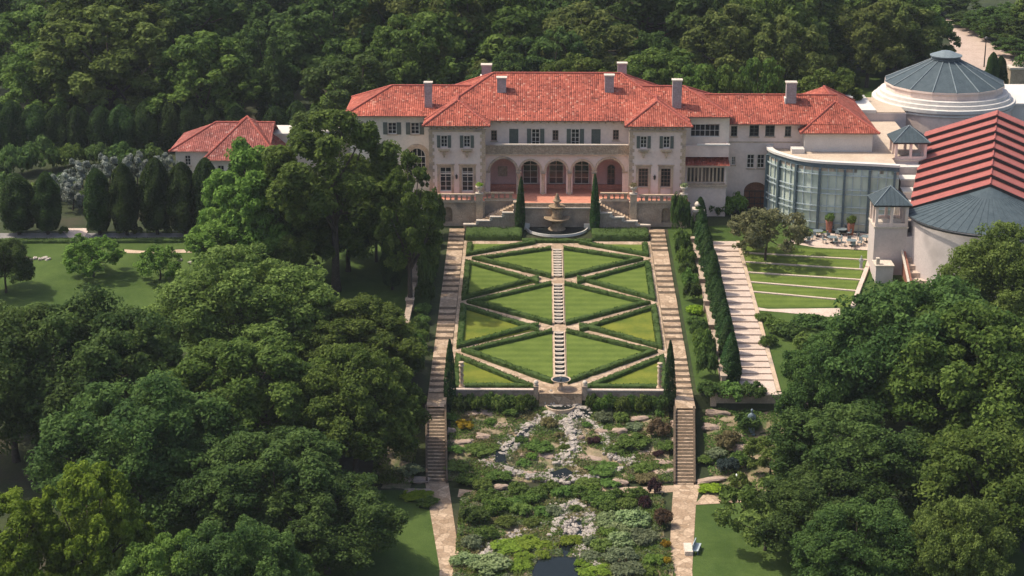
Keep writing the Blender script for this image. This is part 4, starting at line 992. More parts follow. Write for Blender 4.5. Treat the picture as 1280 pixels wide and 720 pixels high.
for k in range(0, prof_n + 1):
    a = math.pi + math.pi * k / prof_n; pts = []
    for j in range(5):
        f = .25 + .75 * j / 4; pts.append((R_ * f * math.cos(a), R_ * f * math.sin(a) * .95 + .1, hz(9.35) - 3.4 * f ** .92 + .02))
    MB().tube(pts, [.025] * 5, 4).build('roof_seam', 'slate', t)
MB().lathe([(9.15, hz(5.72)), (9.2, hz(5.93)), (9.0, hz(5.94))], n=40, a0=math.pi, a1=2 * math.pi).build('apse_eave', 'iron', t)
MB().lathe([(8.6, -3), (8.6, hz(5.9))], n=40, a0=math.pi, a1=2 * math.pi).build('apse_wall', 'grey_render', t, True)
for s in (-1, 1):
    x0, x1 = sorted((s * 8.1, s * 8.55)); mb = MB(); mb.hex([(x0, .01, -3), (x1, .01, -3), (x1, 30, -3), (x0, 30, -3), (x0, .01, hz(6.0)), (x1, .01, hz(6.0)), (x1, 30, hz(8.4)), (x0, 30, hz(8.4))]); mb.build('side_wall', 'grey_render', t)
mb = MB(); mb.prism([(-8, 29.5), (8, 29.5), (8, 30), (-8, 30)], -3, hz(8.5)); mb.build('rear_wall', 'grey_render', t)
mb = MB(); mb.poly([(-8.6, 30.7, hz(8.6)), (8.6, 30.7, hz(8.6)), (0, 30.7, hz(11.75))]); mb.build('rear_gable', 'grey_render', t)
# buttress pilaster on the apse
mb = MB(); mb.box(-9.6, -8.2, -2.6, -.6, -3, hz(3.4)); mb.build('buttress', 'grey_render', t)

# ------------------------------------------------------------------ belvederes and garden walls on the right
def belvedere(x, y, ze, za, zf, hw, zb, label):
    t = thing('belvedere', label, 'belvedere', (x, y, zb), 0, 'belvederes with metal roofs'); h = lambda z: z - zb
    b_ = hw * .86; mb = MB(); mb.box(-b_, b_, -b_, b_, -2, h(zf)); mb.build('tower_body', 'grey_render', t)
    mb = MB(); mb.box(-b_ - .1, b_ + .1, -b_ - .1, b_ + .1, h(zf) + .002, h(zf) + .2); mb.build('floor_coping', 'cap', t)
    for i in (-1, 0, 1):
        for j in (-1, 0, 1):
            if i == j == 0: continue
            q = .16; mb = MB(); cx, cy_ = i * (b_ - q), j * (b_ - q); mb.box(cx - q, cx + q, cy_ - q, cy_ + q, h(zf) + .21, h(ze) - .02); mb.build('post', 'stucco', t)
    for j in (-1, 1):
        mb = MB(); mb.box(-b_, b_, j * (b_ - .1) - .07, j * (b_ - .1) + .07, h(zf) + .202, h(zf) + .55); mb.build('parapet', 'stucco', t)
    mb = MB(); q = [(-hw, -hw), (hw, -hw), (hw, hw), (-hw, hw)]
    for k in range(4):
        a, b = q[k], q[(k + 1) % 4]; mb.poly([(*a, h(ze)), (*b, h(ze)), (0, 0, h(za))])
    o1 = mb.build('pyramid_roof', 'slate', t); mb = MB(); mb.box(-hw + .05, hw - .05, -hw + .05, hw - .05, h(ze) - .2, h(ze) - .01); mb.build('eave', 'iron', o1)
    for k in range(4): MB().tube([(*q[k], h(ze)), (0, 0, h(za) + .04)], [.07, .07], 6).build('hip_seam', 'slate_lite', o1)
    for k in range(4):
        a, b = Vector((*q[k], h(ze))), Vector((*q[(k + 1) % 4], h(ze))); top = Vector((0, 0, h(za))); mb = MB()
        for i in range(1, 9):
            f = i / 9; p = a.lerp(b, f); m = 1 - abs(f - .5) * 2; mb.tube([p + Vector((0, 0, .02)), p.lerp(a.lerp(b, .5).lerp(top, 1), m) if False else (p + (top - a.lerp(b, .5)) * m + Vector((0, 0, .02)))], [.03, .03], 4)
        mb.build('roof_seams', 'slate', o1)
belvedere(38.6, -13.6, 7.2, 8.95, 4.4, 2.2, -1.2, 'nearer small belvedere with a blue grey pyramid roof, beside the terraced lawn')
belvedere(44.2, 5.5, 10.15, 11.8, 7.75, 2.3, 0, 'farther small square belvedere with a blue grey pyramid roof, between glass gallery and rotunda')
t = thing('corner_wall', 'plain grey rose wall block with a white coping under the nearer belvedere', 'wall', (37.6, -16.8, -1.5))
MB().box(-.95, 1.05, -1.2, 1.0, -2.5, 2.0).build('wall_block', 'grey_render', t); MB().box(-1.05, 1.15, -1.3, 1.0, 2.002, 2.16).build('coping', 'cap', t)
MB().box(-.9, -.5, -.9, -.4, 2.17, 2.9).build('post', 'cap', t)
t = thing('stepped_wall', 'stepped grey wall with pale copings climbing between the two belvederes', 'wall', (43.6, -1, 0))
for k in range(4):
    z = 7.2 - k * .95; MB().box(-1.2, 2.6, 3.0 - k * 2.4, 5.2 - k * 2.4, -1, z).build('wall_step', 'grey_render', t); MB().box(-1.35, 2.7, 2.9 - k * 2.4, 5.1 - k * 2.4, z + .002, z + .18).build('coping', 'white', t)
MB().box(-3.2, -1.5, -6.6, -5.2, -1, 5.0).build('low_pier', 'cap', t)
t = thing('side_stair', 'outdoor stair with rounded pale landings and a dark sloping handrail wall', 'stairs', (41.3, -17, -2))
for k in range(7):
    mb = MB(); z = .2 + (6 - k) * .55; y = 3.2 - k * 1.15
    mb.prism([(-.8, y), (1.0, y)] + [(1.0 + .55 * math.sin(math.pi * i / 8), y - .55 + .55 * math.cos(math.pi * i / 8)) for i in range(1, 8)] + [(1.0, y - 1.1), (-.8, y - 1.1)], -2, z); mb.build('landing', 'concrete', t)
mb = MB(); mb.hex([(-1.15, 3.6, -2), (-.85, 3.6, -2), (-.85, -5, -2), (-1.15, -5, -2), (-1.15, 3.6, 4.6), (-.85, 3.6, 4.6), (-.85, -5, .6), (-1.15, -5, .6)]); mb.build('handrail_wall', 'pot', t)
mb = MB(); mb.hex([(-1.4, 3.6, 4.5), (-1.16, 3.6, 4.5), (-1.16, -5, .5), (-1.4, -5, .5), (-1.4, 3.6, 4.75), (-1.16, 3.6, 4.75), (-1.16, -5, .75), (-1.4, -5, .75)]); mb.build('pale_rail', 'cap', t)
t = thing('screen_wall', 'grey rose wall joining the nearer belvedere to the apse of the banded hall', 'wall', (42.5, -12, 0))
MB().box(-1.7, 2.2, -.2, .3, -3, 4.2).build('wall_face', 'grey_render', t); MB().box(-1.7, 2.3, -.3, .4, 4.202, 4.36).build('coping', 'cap', t)

# ------------------------------------------------------------------ terraced lawn, patio and right hand stair walk
drape('patio', gp((985, 304), (1000, 292), (1095, 292), (1098, 314), (1020, 310)), 'concrete', .06)
drape('patio', gp((900, 286), (960, 281), (1000, 290), (990, 300), (932, 303)), 'grass2', .05)
lines = [((930, 317), (1086, 326)), ((929, 328), (1084, 338)), ((930, 341), (1079, 351)), ((932, 353), (1075, 365)), ((936, 365), (1045, 375))]
drape('terraced_lawn', gp((925, 308), (1088, 314), (1060, 384), (938, 384)), 'grass', .03)
for i, (a, b) in enumerate(lines):
    p, q = Vector(G(*a)), Vector(G(*b)); L = (q - p).length; ang = math.atan2(q.y - p.y, q.x - p.x)
    mb = MB(); n = 9
    for k in range(n): mb.box(L * k / n + .01, L * (k + 1) / n - .01, -.18, .18, -.3, .13)
    o = mb.build('stone_edging', 'concrete'); o.location = p; o.rotation_euler = (0, -math.asin((q.z - p.z) / L), ang); tag(o, f'pale stone step edging across the terraced lawn, {ORD[i]} from the patio', 'edging', 'lawn step edgings')
p = [Vector(G(*a)) for a in ((1085, 326), (1078, 345), (1070, 366), (1063, 386))]
mb = MB()
for a, b in zip(p, p[1:]): mb.hex([(a.x, a.y, a.z - .5), (a.x + .5, a.y, a.z - .5), (b.x + .5, b.y, b.z - .5), (b.x, b.y, b.z - .5), (a.x, a.y, a.z + .35), (a.x + .5, a.y, a.z + .35), (b.x + .5, b.y, b.z + .35), (b.x, b.y, b.z + .35)])
tag(mb.build('garden_wall', 'concrete'), 'low pale wall along the right edge of the terraced lawn', 'wall')
drape('garden_path', gp((934, 383), (960, 387), (1050, 386), (1050, 398), (975, 391), (940, 388)), 'concrete', .06)
fl = []; y = -5.0
for k in range(16): fl.append((y, y - 1.75, g(y) + .1, g(y) + .1, 0)); y -= 1.75; fl.append((y, y - .01, g(y + 1.75) + .1, g(y) + .1, 1)); y -= .01
fl.append((y, y - 2.2, g(y) + .1, g(y) + .1, 0)); y -= 2.2
while y > -43.5: fl.append((y, y - 1.5, g(y) + .1, g(y) + .1, 0)); y -= 1.5; fl.append((y, y - .01, g(y + 1.5) + .1, g(y) + .1, 1)); y -= .01
fl.append((y, -47.6, g(y) + .1, -3.9, 0))
stair('wide pale stair walk descending beside the row of clipped cypresses', 18.35, 21.85, fl, 'concrete', name='stair_walk')
t = thing('end_wall', 'stone retaining wall with pale coping at the lower end of the stair walk', 'wall', (20, -47.8, -4))
MB().box(-4.4, 2.2, -.2, .25, -1.6, .1).build('wall_face', 'wallstone', t); MB().box(-4.5, 2.3, -.3, .35, .102, .26).build('coping', 'concrete', t); MB().box(-4.9, -4.3, -.35, .35, -1.6, .75).build('end_pier', 'stone', t); MB().box(2.3, 5.0, -.6, -.2, -1.6, -.35).build('low_wing', 'rock', t)
drape('path_edging', [(21.86, -5), (22.3, -5), (22.3, -47), (21.86, -47)], 'stone', .16)
# stone walls with piers beside the side staircases
for s in (-1, 1):
    for i, (y0, y1) in enumerate(((-7.5, -13), (-13.8, -19.5), (-20.3, -26), (-26.8, -32.5), (-33.3, -39.5), (-40.3, -46))):
        x = s * 16.6; zc = g((y0 + y1) / 2)
        t = thing('garden_wall', f'rough stone wall length with a pier, {SIDE[s]} of the garden, {ORD[i]} from the villa', 'wall', (x, y0, zc), 0, 'stone walls flanking the formal garden')
        zt = g(y0) + .7 - zc; MB().box(-.22, .22, y1 - y0, 0, -1.6, zt).build('wall_face', 'rock', t); MB().box(-.34, .34, y1 - y0 + .01, -.01, zt + .002, zt + .15).build('coping', 'wallstone', t)
        MB().box(-.42, .42, .02, .78, -1.6, zt + .55).build('pier', 'rock', t); MB().box(-.5, .5, -.06, .86, zt + .552, zt + .70).build('pier_cap', 'wallstone', t)
t = thing('gate_pier', 'tall stone gate pier with a pale ball top beside the right tower', 'pier', (17.3, -3.2, g(-3.2)))
MB().box(-.55, .55, -.55, .55, -.5, 3.3).build('shaft', 'wallstone', t); MB().box(-.72, .72, -.72, .72, 3.302, 3.6).build('pier_cap', 'cap', t); MB().lathe([(.3, 3.6), (.25, 3.75), (.45, 3.95), (.5, 4.15), (.35, 4.4), (0, 4.5)], n=14).build('ball', 'cap', t, True)
# patio furniture, planters, statues
def table_set(px, py, label, k):
    x, y, z = G(px, py); z += .06
    t = thing('patio_table', label, 'table', (x, y, z), k * .7, 'patio tables')
    MB().lathe([(.0, .70), (.62, .70), (.64, .74), (.0, .75)], n=18).build('table_top', 'slate_lite', t); MB().lathe([(.32, 0), (.3, .04), (.05, .08), (.04, .7)], n=10).build('pedestal', 'iron', t)
    for j in range(4):
        a = k * .7 + j * math.pi / 2 + .4; cx, cy_ = x + 1.0 * math.cos(a), y + 1.0 * math.sin(a)
        c = thing('patio_chair', f'pale metal patio chair at the {label.split(" patio table ")[1]} table, {["right", "back", "left", "front"][j]} seat' if False else f'pale metal chair pulled up to the {ORD[k]} patio table from the left', 'chair', (cx, cy_, z), a + math.pi / 2, f'chairs round the {ORD[k]} patio table')
        MB().box(-.23, .23, -.23, .23, .42, .46).build('seat', 'slate_lite', c); MB().box(-.23, .23, -.25, -.21, .5, .9).build('backrest', 'slate_lite', c)
        for i, (lx, ly) in enumerate(((-.2, -.2), (.2, -.2), (.2, .2), (-.2, .2))): MB().box(lx - .02, lx + .02, ly - .02, ly + .02, 0, .418).build('leg', 'iron', c)
for k, (px, py) in enumerate(((1004, 303), (1022, 296), (1040, 304), (1052, 294), (1064, 308), (1083, 303))):
    table_set(px, py, f'round pale patio table in front of the glass gallery, {ORD[k]} from the left', k)
for k, (px, py) in enumerate(((1021, 282), (1036, 291), (1063, 294))):
    x, y, z = G(px, py); t = thing('planter', ['dark terracotta jar standing against the glass gallery, no tall plant', 'tall terracotta planter with a bright green shrub on the patio', 'tall terracotta planter with a dark green shrub at the patio right'][k], 'planter', (x, y, z + .06), 0, None)
    MB().lathe([(0, 0), (.32, 0), (.36, .3), (.46, 1.3), (.5, 1.55), (.4, 1.5), (0, 1.45)], n=16).build('jar', 'pot', t, True)
    p, n, ti = clumps([((0, 0, 1.85), .62 if k else .3, 320, .6), ((.2, .1, 2.1), .45 if k else .2, 160, .8)], NR); link('plant', leafy('plant', p, n, .11, ['dark', 'green', 'oak'][k], ti), t)
def figure(px, py, h, mat, label, cat='statue', base=True):
    x, y, z = G(px, py); t = thing('statue', label, cat, (x, y, z), rad(-20), None, h / 1.8)
    mb = MB(); n = 14
    prof = [(.24, 0, 0), (.23, .25, 0), (.19, .6, .01), (.17, .9, .02), (.16, 1.05, .02), (.185, 1.25, .02), (.2, 1.38, .02), (.12, 1.47, .02), (.06, 1.52, .02), (.06, 1.56, .02), (.085, 1.62, .03), (.10, 1.69, .03), (.09, 1.76, .02), (.04, 1.81, .02), (0, 1.815, .02)]
    for r, zz_, o in prof:
        for k in range(n):
            a = 2 * math.pi * k / n; fold = 1 + (.09 * math.cos(5 * a) if zz_ < 1 else 0); mb.v.append((r * math.cos(a) * fold * (1.15 if 1.0 < zz_ < 1.45 else 1), o * -1 + r * .8 * math.sin(a) * fold, zz_))
    for j in range(len(prof) - 1):
        for k in range(n): mb.f.append((j * n + k, j * n + (k + 1) % n, (j + 1) * n + (k + 1) % n, (j + 1) * n + k))
    for s in (-1, 1): mb.tube([(s * .2, -.01, 1.36), (s * .26, -.03, 1.12), (s * .2, -.18, .95), (s * .06, -.24, 1.02)], [.065, .055, .045, .035], 8)
    mb.build('figure', mat, t, True); MB().box(-.32, .32, -.32, .32, -.3, -.001).build('plinth', mat, t)
figure(939, 541, 2.5, 'bronze', 'slender robed blue grey statue among shrubs below the stair walk')
figure(1076, 336, 1.6, 'greystone', 'small grey statue at the right edge of the terraced lawn')
# bench, lamp, cone on the lower lawn
x, y, z = G(871, 690); t = thing('garden_bench', 'blue grey garden bench on the lower right lawn beside the walk', 'bench', (x, y, z), rad(75))
MB().box(-.8, .8, -.25, .25, .40, .46).build('seat', 'steel', t); MB().box(-.8, .8, .22, .28, .5, .95).build('backrest', 'steel', t)
for sx in (-.7, .7):
    for sy in (-.2, .2): MB().box(sx - .04, sx + .04, sy - .04, sy + .04, 0, .399).build('leg', 'darksteel', t)
x, y, z = G(860, 690); tag(MB().box(-.35, .35, -.9, .9, 0, .42).build('stone_block', 'cap', loc=(x, y, z)), 'pale stone block lying between the right walk and the blue bench', 'block')
x, y, z = G(921, 609); t = thing('path_lamp', 'short dark path lamp with a white globe by the yellow mound', 'lamp', (x, y, z)); MB().lathe([(.07, 0), (.05, .1), (.04, .95)], n=8).build('post', 'iron', t); MB().lathe([(0, .95), (.16, 1.0), (.2, 1.15), (.14, 1.3), (0, 1.33)], n=12).build('globe', 'lampglass', t, True)
x, y, z = G(1230, 84, 3.2); t = thing('street_lamp', 'thin dark lamp post at the drive junction behind the rotunda', 'street lamp', (x, y, z)); MB().tube([(0, 0, 0), (0, 0, 4.4)], [.12, .08], 8).build('post', 'iron', t); MB().lathe([(.05, 4.4), (.3, 4.6), (.34, 5.0), (.1, 5.25), (0, 5.3)], n=10).build('lantern', 'iron', t)
x, y, z = G(1272, 108, 3.2); t = thing('gate_pillar', 'brown stone pillar with a planter on top at the far right', 'pillar', (x, y, z)); MB().box(-1.6, 1.6, -1.2, 1.2, 0, 3.0).build('shaft', 'wallstone', t); MB().box(-1.8, 1.8, -1.4, 1.4, 3.002, 3.3).build('cap', 'cap', t)
p, n, ti = clumps([((0, 0, 4.0), 1.1, 200, .5), ((.4, 0, 4.6), .8, 120, .7)], NR); link('plant', leafy('plant', p, n, .22, 'dark', ti), t)
# orchard house on the left, behind the tree rows
t = thing('garden_house', 'low cream garden house with a red tile roof behind the columnar trees', 'house', (-44, 22, .8))
def ob(mb, name, mat, parent=None):
    o = mb.build(name, mat, parent or t)
    if parent is None: o.location = (44, -22, -.8)
    return o
mb = MB(); wall(mb, Fr(0, 20.4), -51.4, -46, .4, 4.7, .3, [(-50.2, -49.4, 2.6, 4.0, 0)]); mb.box(-51.4, -51.1, 20.7, 30, .4, 4.7); mb.box(-46.6, -46.3, 18.4, 22, .4, 4.1); wall(mb, Fr(0, 18.1), -46.6, -37.8, .4, 4.1, .3, [(-45.4, -44.5, 1.2, 3.2, 0), (-40.5, -39.5, 1.2, 3.2, 0)]); mb.box(-38.1, -37.8, 18.4, 30, .4, 4.1); ob(mb, 'house_wall', 'cream')
for fr_, c, z, wd, h in ((Fr(0, 20.4), -49.8, 2.6, .8, 1.4), (Fr(0, 18.1), -44.95, 1.2, .9, 2.0), (Fr(0, 18.1), -40, 1.2, 1.0, 2.0)): o = window(t, fr_, c, z, wd, h, 2, 3); o.location = (44, -22, -.8)
mb = MB(); a, b, yr, zr = hip_roof(mb, -52.2, -38.5, 19.8, 31.0, 4.7, .50, 1, 0); rg = MB(); ridges(rg, ((a, yr, zr), (b, yr, zr)), ((-52.2, 19.8, 4.7), (a, yr, zr))); o1 = ob(mb, 'main_roof', 'tiles_old'); rg.build('ridge_cap', 'ridge', o1)
mb = MB(); x0, x1, y0, z, hh = -47.3, -36.9, 17.4, 4.05, 5.2; xc = (x0 + x1) / 2; za = 8.5; y1 = 31.8; ya = 24.6
mb.poly([(x0, y0, z), (x1, y0, z), (xc, ya, za)], True); mb.poly([(x0, y1, z), (x0, y0, z), (xc, ya, za)], True); mb.poly([(x1, y0, z), (x1, y1, z), (xc, ya, za)], True); mb.poly([(x1, y1, z), (x0, y1, z), (xc, ya, za)], True)
rg = MB(); ridges(rg, ((x0, y0, z), (xc, ya, za)), ((x1, y0, z), (xc, ya, za)), ((x0, y1, z), (xc, ya, za))); o1 = ob(mb, 'cross_roof', 'tiles_old'); rg.build('ridge_cap', 'ridge', o1)
x, z_ = P(360, 170, 26); t4 = thing('garage', 'white flat roofed outbuilding behind the red roofed garden house', 'building', (x, 28, 0.9)); MB().box(-4.2, 9, -1.8, 3, -1, z_ - .9).build('garage_wall', 'white', t4); MB().box(-4.4, 9.2, -2, 3.2, z_ - .898, z_ - .55).build('parapet', 'white', t4)
# ------------------------------------------------------------------ trees and shrubs
def trunk_mb(H, r, limbs, seed, zc):
    q = random.Random(seed); mb = MB(); lean = (q.uniform(-.3, .3), q.uniform(-.3, .3)); n = 6
    pts = [(lean[0] * i / n + q.uniform(-.06, .06), lean[1] * i / n + q.uniform(-.06, .06), -.4 + (zc + .4) * i / n) for i in range(n + 1)]
    mb.tube(pts, [r * (1.5 if i == 0 else 1.1 - .55 * i / n) for i in range(n + 1)], 8)
    for (x, y, z) in limbs:
        b = q.uniform(.45, .95); z0 = zc * b; s = Vector((lean[0] * b, lean[1] * b, z0)); e = Vector((x, y, z)); m = s.lerp(e, .5) + Vector((q.uniform(-.3, .3), q.uniform(-.3, .3), -.25))
        mb.tube([s, m, e], [r * .5, r * .32, r * .1], 6)
    return mb
def broad(seed, H, R, mat, lobes=18, per=20, leaves=75, leaf=.27, base=.16, cr=.125, flat=1.0):
    rs = np.random.RandomState(seed); zc = H * (base + (1 - base) * .46); hz_ = H * (1 - base) * .52; cl = []; ends = []
    big = [(rs.uniform(0, 6.28), rs.uniform(-.3, .75), rs.uniform(-.22, .28)) for _ in range(9)]       # bulges and hollows of the outline
    for i in range(lobes):
        ph = i * 2.39996 + rs.uniform(-.5, .5); zz_ = 1 - 1.62 * (i + .5) / lobes; rr = math.sqrt(max(.05, 1 - zz_ * zz_))
        g_ = 1 + sum(a * math.exp(-3.5 * (2 - 2 * math.cos(ph - p)) - 4 * (zz_ - q) ** 2) for p, q, a in big)
        k = rs.uniform(.66, .92) * g_; lc = np.array([R * rr * math.cos(ph) * k, R * rr * math.sin(ph) * k, zc + hz_ * zz_ * rs.uniform(.7, .98) * (.6 + .4 * g_)])
        lr = R * rs.uniform(.16, .30); ends.append(tuple(lc)); lt = rs.uniform(.2, .8)
        for j in range(per):
            d = rs.normal(0, 1, 3); d += .8 * (lc - np.array([0, 0, zc - hz_ * .3])) / (R + .1); d /= np.linalg.norm(d)
            c = lc + d * lr * rs.uniform(.35, 1.1) * np.array([1, 1, .85]); cl.append((c, R * cr * rs.uniform(.5, 1.2), int(leaves * rs.uniform(.5, 1.3)), np.clip(lt + rs.normal(0, .2), 0, 1)))
    for i in range(lobes):      # inner foliage so the crown is not hollow
        d = rs.normal(0, 1, 3); d /= np.linalg.norm(d); cl.append((np.array([0, 0, zc]) + d * np.array([R, R, hz_]) * rs.uniform(.2, .55), R * .24, leaves, .3))
    p, n, t = clumps(cl, rs)
    tr = trunk_mb(H, max(.12, H * .022), ends[::3], seed, zc).mesh('trunk', 'bark', True)
    return {'trunk': tr, 'crown': leafy('crown', p, n, leaf, mat, t, rs)}
def column_tree(seed, H, R, mat, n=9000, leaf=.16, base=.10, tip=2.0, lump=.2, peak=.4):
    rs = np.random.RandomState(seed); z = rs.uniform(0, 1, n); a = rs.uniform(0, 2 * math.pi, n)
    prof = np.where(z < peak, .72 + .28 * np.sin(z / peak * math.pi / 2), np.maximum(0, 1 - (np.maximum(z - peak, 0) / (1 - peak)) ** tip) ** .6)
    off = seed * 3.1; lum = np.array([mnoise.noise(Vector((math.cos(q) * 1.6 + off, math.sin(q) * 1.6, w_ * H / R * .9))) for q, w_ in zip(a, z)])
    r = R * prof * (1 + lump * 2 * lum) * np.where(rs.uniform(0, 1, n) < .2, rs.uniform(.4, .85, n), rs.uniform(.9, 1.04, n))
    p = np.stack([r * np.cos(a), r * np.sin(a), H * (base + (1 - base) * z)], 1); nn = np.stack([np.cos(a), np.sin(a), np.full(n, .45)], 1)
    t = np.clip(.5 + lum * .9 + rs.normal(0, .2, n), 0, 1)
    tr = MB().tube([(0, 0, -.3), (0, 0, H * .5), (0, 0, H * .93)], [max(.07, R * .13), R * .09, .02], 7).mesh('trunk', 'bark', True)
    return {'trunk': tr, 'crown': leafy('crown', p, nn, leaf, mat, t, rs)}
def conifer(seed, H, R, mat, n=9000, leaf=.3):
    rs = np.random.RandomState(seed); cl = []
    for i in range(16):
        z = H * (.1 + .88 * i / 15); r = R * (1 - i / 15.6) ** .8; m = max(2, int(13 * r / R))
        for j in range(m):
            a = 2 * math.pi * (j + rs.uniform(0, .8)) / m; k = rs.uniform(.5, .95); cl.append(((r * k * math.cos(a), r * k * math.sin(a), z - r * .15), R * .2, int(n / 120), rs.uniform(.2, .8)))
    p, nn, t = clumps(cl, rs)
    tr = MB().tube([(0, 0, -.4), (0, 0, H * .95)], [H * .02, .03], 7).mesh('trunk', 'bark', True)
    return {'trunk': tr, 'crown': leafy('crown', p, nn, leaf, mat, t, rs)}
def plant(proto, name, label, cat, x, y, z, sc=1.0, group=None, rot=None):
    t = thing(name, label, cat, (x, y, z), rng.uniform(0, 6.28) if rot is None else rot, group, sc)
    t.rotation_euler[0], t.rotation_euler[1] = rng.uniform(-.03, .03), rng.uniform(-.03, .03)
    for k in ('trunk', 'crown'):
        link(k, proto[k], t)
    return t
print('protos')
PR = {
 'oak': [broad(s_, 14, 7, 'oak', 46, 13, 120, .18) for s_ in (1, 2)],
 'olive': [broad(3, 14, 8, 'olive', 50, 13, 120, .18)],
 'dark': [broad(s_, 14, 7.5, 'dark', 46, 13, 120, .18) for s_ in (4, 5)],
 'bright': [broad(6, 12, 5.5, 'bright', 36, 12, 105, .18)],
 'yellow': [broad(7, 12, 5, 'yellow', 36, 12, 105, .18)],
 'tall': [broad(8, 20, 7, 'tall_oak', 24, 24, 85, .26, base=.36)],
 'slim': [broad(9, 18, 4.5, 'oak', 42, 11, 100, .18, base=.16)],
 'f_dark': [broad(s_, 16, 6.5, 'dark', 34, 10, 80, .27, base=.08) for s_ in (21, 22, 23)],
 'f_oak': [broad(s_, 16, 6.5, 'oak', 34, 10, 80, .27, base=.08) for s_ in (24, 25)],
 'f_olive': [broad(26, 16, 6.5, 'olive', 34, 10, 80, .27, base=.08)],
 'f_autumn': [broad(27, 16, 6.5, 'autumn', 34, 10, 80, .27, base=.08)],
 'f_con': [conifer(28, 18, 5, 'dark')],
 'column': [column_tree(s_, 9.7, 1.95, 'column', 14000) for s_ in (31, 32)],
 'column_back': [column_tree(s_, 7.6, 2.0, 'column', 9000, .17, .02) for s_ in (33, 34)],
 'cypress': [column_tree(s_, 6, .72, 'cypress', 5200, .10, .01, 1.25, .06, .22) for s_ in (35, 36)],
 'small': [broad(41, 5, 3.4, 'olive', 14, 16, 60, .15, base=.22)],
 'loose': [broad(44, 5, 3.4, 'loose', 26, 10, 42, .14, base=.22)],
 'lawn': [broad(42, 4.5, 2.8, 'bright', 24, 10, 42, .14, base=.14)],
 'blossom': [broad(43, 4.2, 2.2, 'white', 12, 14, 55, .16, base=.12)],
}
CT = [0]
def px_tree(kind, name, label, px, py, Y, R, R0, H0, cat='tree', group=None):
    """tree whose crown top is surveyed at a pixel, standing at depth Y, with crown radius R (proto R0, H0)"""
    x, zt = P(px, py, Y); h = zt - g(Y); CT[0] += 1
    pr = PR[kind][CT[0] % len(PR[kind])]
    return plant(pr, name, label, cat, x, Y, g(Y), (R / R0, R / R0, h / H0), group)
T = lambda *a, **k: px_tree(*a, **k)
# near trees, left
T('olive', 'broadleaf_tree', 'wide olive green tree with a sunlit top, nearest below the left lawn', 300, 328, -44, 8.9, 8, 14)
T('oak', 'broadleaf_tree', 'mid green tree leaning over the upper end of the left rock steps', 448, 376, -46, 6.4, 7, 14)
T('dark', 'broadleaf_tree', 'dark round tree at the lower edge of the left lawn, far left foreground', 108, 384, -57, 8.8, 7.5, 14)
T('dark', 'broadleaf_tree', 'dark tree cut by the left edge in the foreground wood', 5, 392, -58, 8, 7.5, 14)
T('oak', 'broadleaf_tree', 'big green tree in the middle of the foreground wood on the left', 300, 428, -60, 8.4, 7, 14)
T('oak', 'broadleaf_tree', 'green tree beside the left rock steps, lower of the two', 440, 440, -61, 6.4, 7, 14)
T('dark', 'broadleaf_tree', 'dark tree behind the yellow green trees in the left foreground', 165, 486, -72, 8.4, 7.5, 14)
T('dark', 'broadleaf_tree', 'deep green tree in front of the wood, left of the shaded lawn', 340, 545, -76, 7.4, 7.5, 14)
T('dark', 'broadleaf_tree', 'low dark tree at the lower edge, beside the shaded left lawn', 405, 606, -80, 6.0, 7.5, 14)
T('yellow', 'broadleaf_tree', 'yellow green tree in the lower left corner, the taller one', 108, 584, -88, 4.0, 5, 12)
T('yellow', 'broadleaf_tree', 'yellow green tree cut by the left edge in the lower left corner', 14, 622, -90, 4.4, 5, 12)
T('bright', 'broadleaf_tree', 'small bright green tree at the bottom edge, right of the yellow trees', 205, 672, -92, 3.6, 5.5, 12)
T('dark', 'broadleaf_tree', 'dark tree at the bottom edge in the left foreground', 300, 660, -92, 5.0, 7.5, 14)
# near trees, right
T('dark', 'broadleaf_tree', 'very large dark tree in front of the banded hall', 1152, 356, -52, 9.2, 7.5, 14)
T('olive', 'broadleaf_tree', 'olive tree at the right edge in front of the apse roof', 1262, 296, -34, 6.5, 8, 14)
T('dark', 'broadleaf_tree', 'dark tree below the terraced lawn, left flank of the large tree', 1044, 428, -55, 5.0, 7.5, 14)
T('oak', 'broadleaf_tree', 'tall dark green tree at the right edge of the foreground', 1238, 392, -60, 9, 7, 14)
T('dark', 'broadleaf_tree', 'dark spreading tree in the middle of the right foreground', 1078, 522, -70, 7.6, 7.5, 14)
T('oak', 'broadleaf_tree', 'green tree low in the right foreground behind the pale pine like tree', 1240, 540, -76, 7.5, 7, 14)
T('small', 'broadleaf_tree', 'small olive tree beside the right lower walk and lawn', 960, 612, -75, 4.3, 3.4, 5)
T('olive', 'broadleaf_tree', 'paler olive tree at the bottom edge in the right foreground', 1205, 634, -86, 4.2, 8, 14)
T('dark', 'broadleaf_tree', 'dark tree at the bottom edge, right of the small olive tree', 1075, 640, -84, 5.2, 7.5, 14)
T('small', 'broadleaf_tree', 'small feathery olive tree on the slope below the stair walk end', 965, 548, -60, 2.6, 3.4, 5)
T('dark', 'broadleaf_tree', 'dark tree behind the small olive tree at the lower right', 1030, 596, -77, 5.4, 7.5, 14)
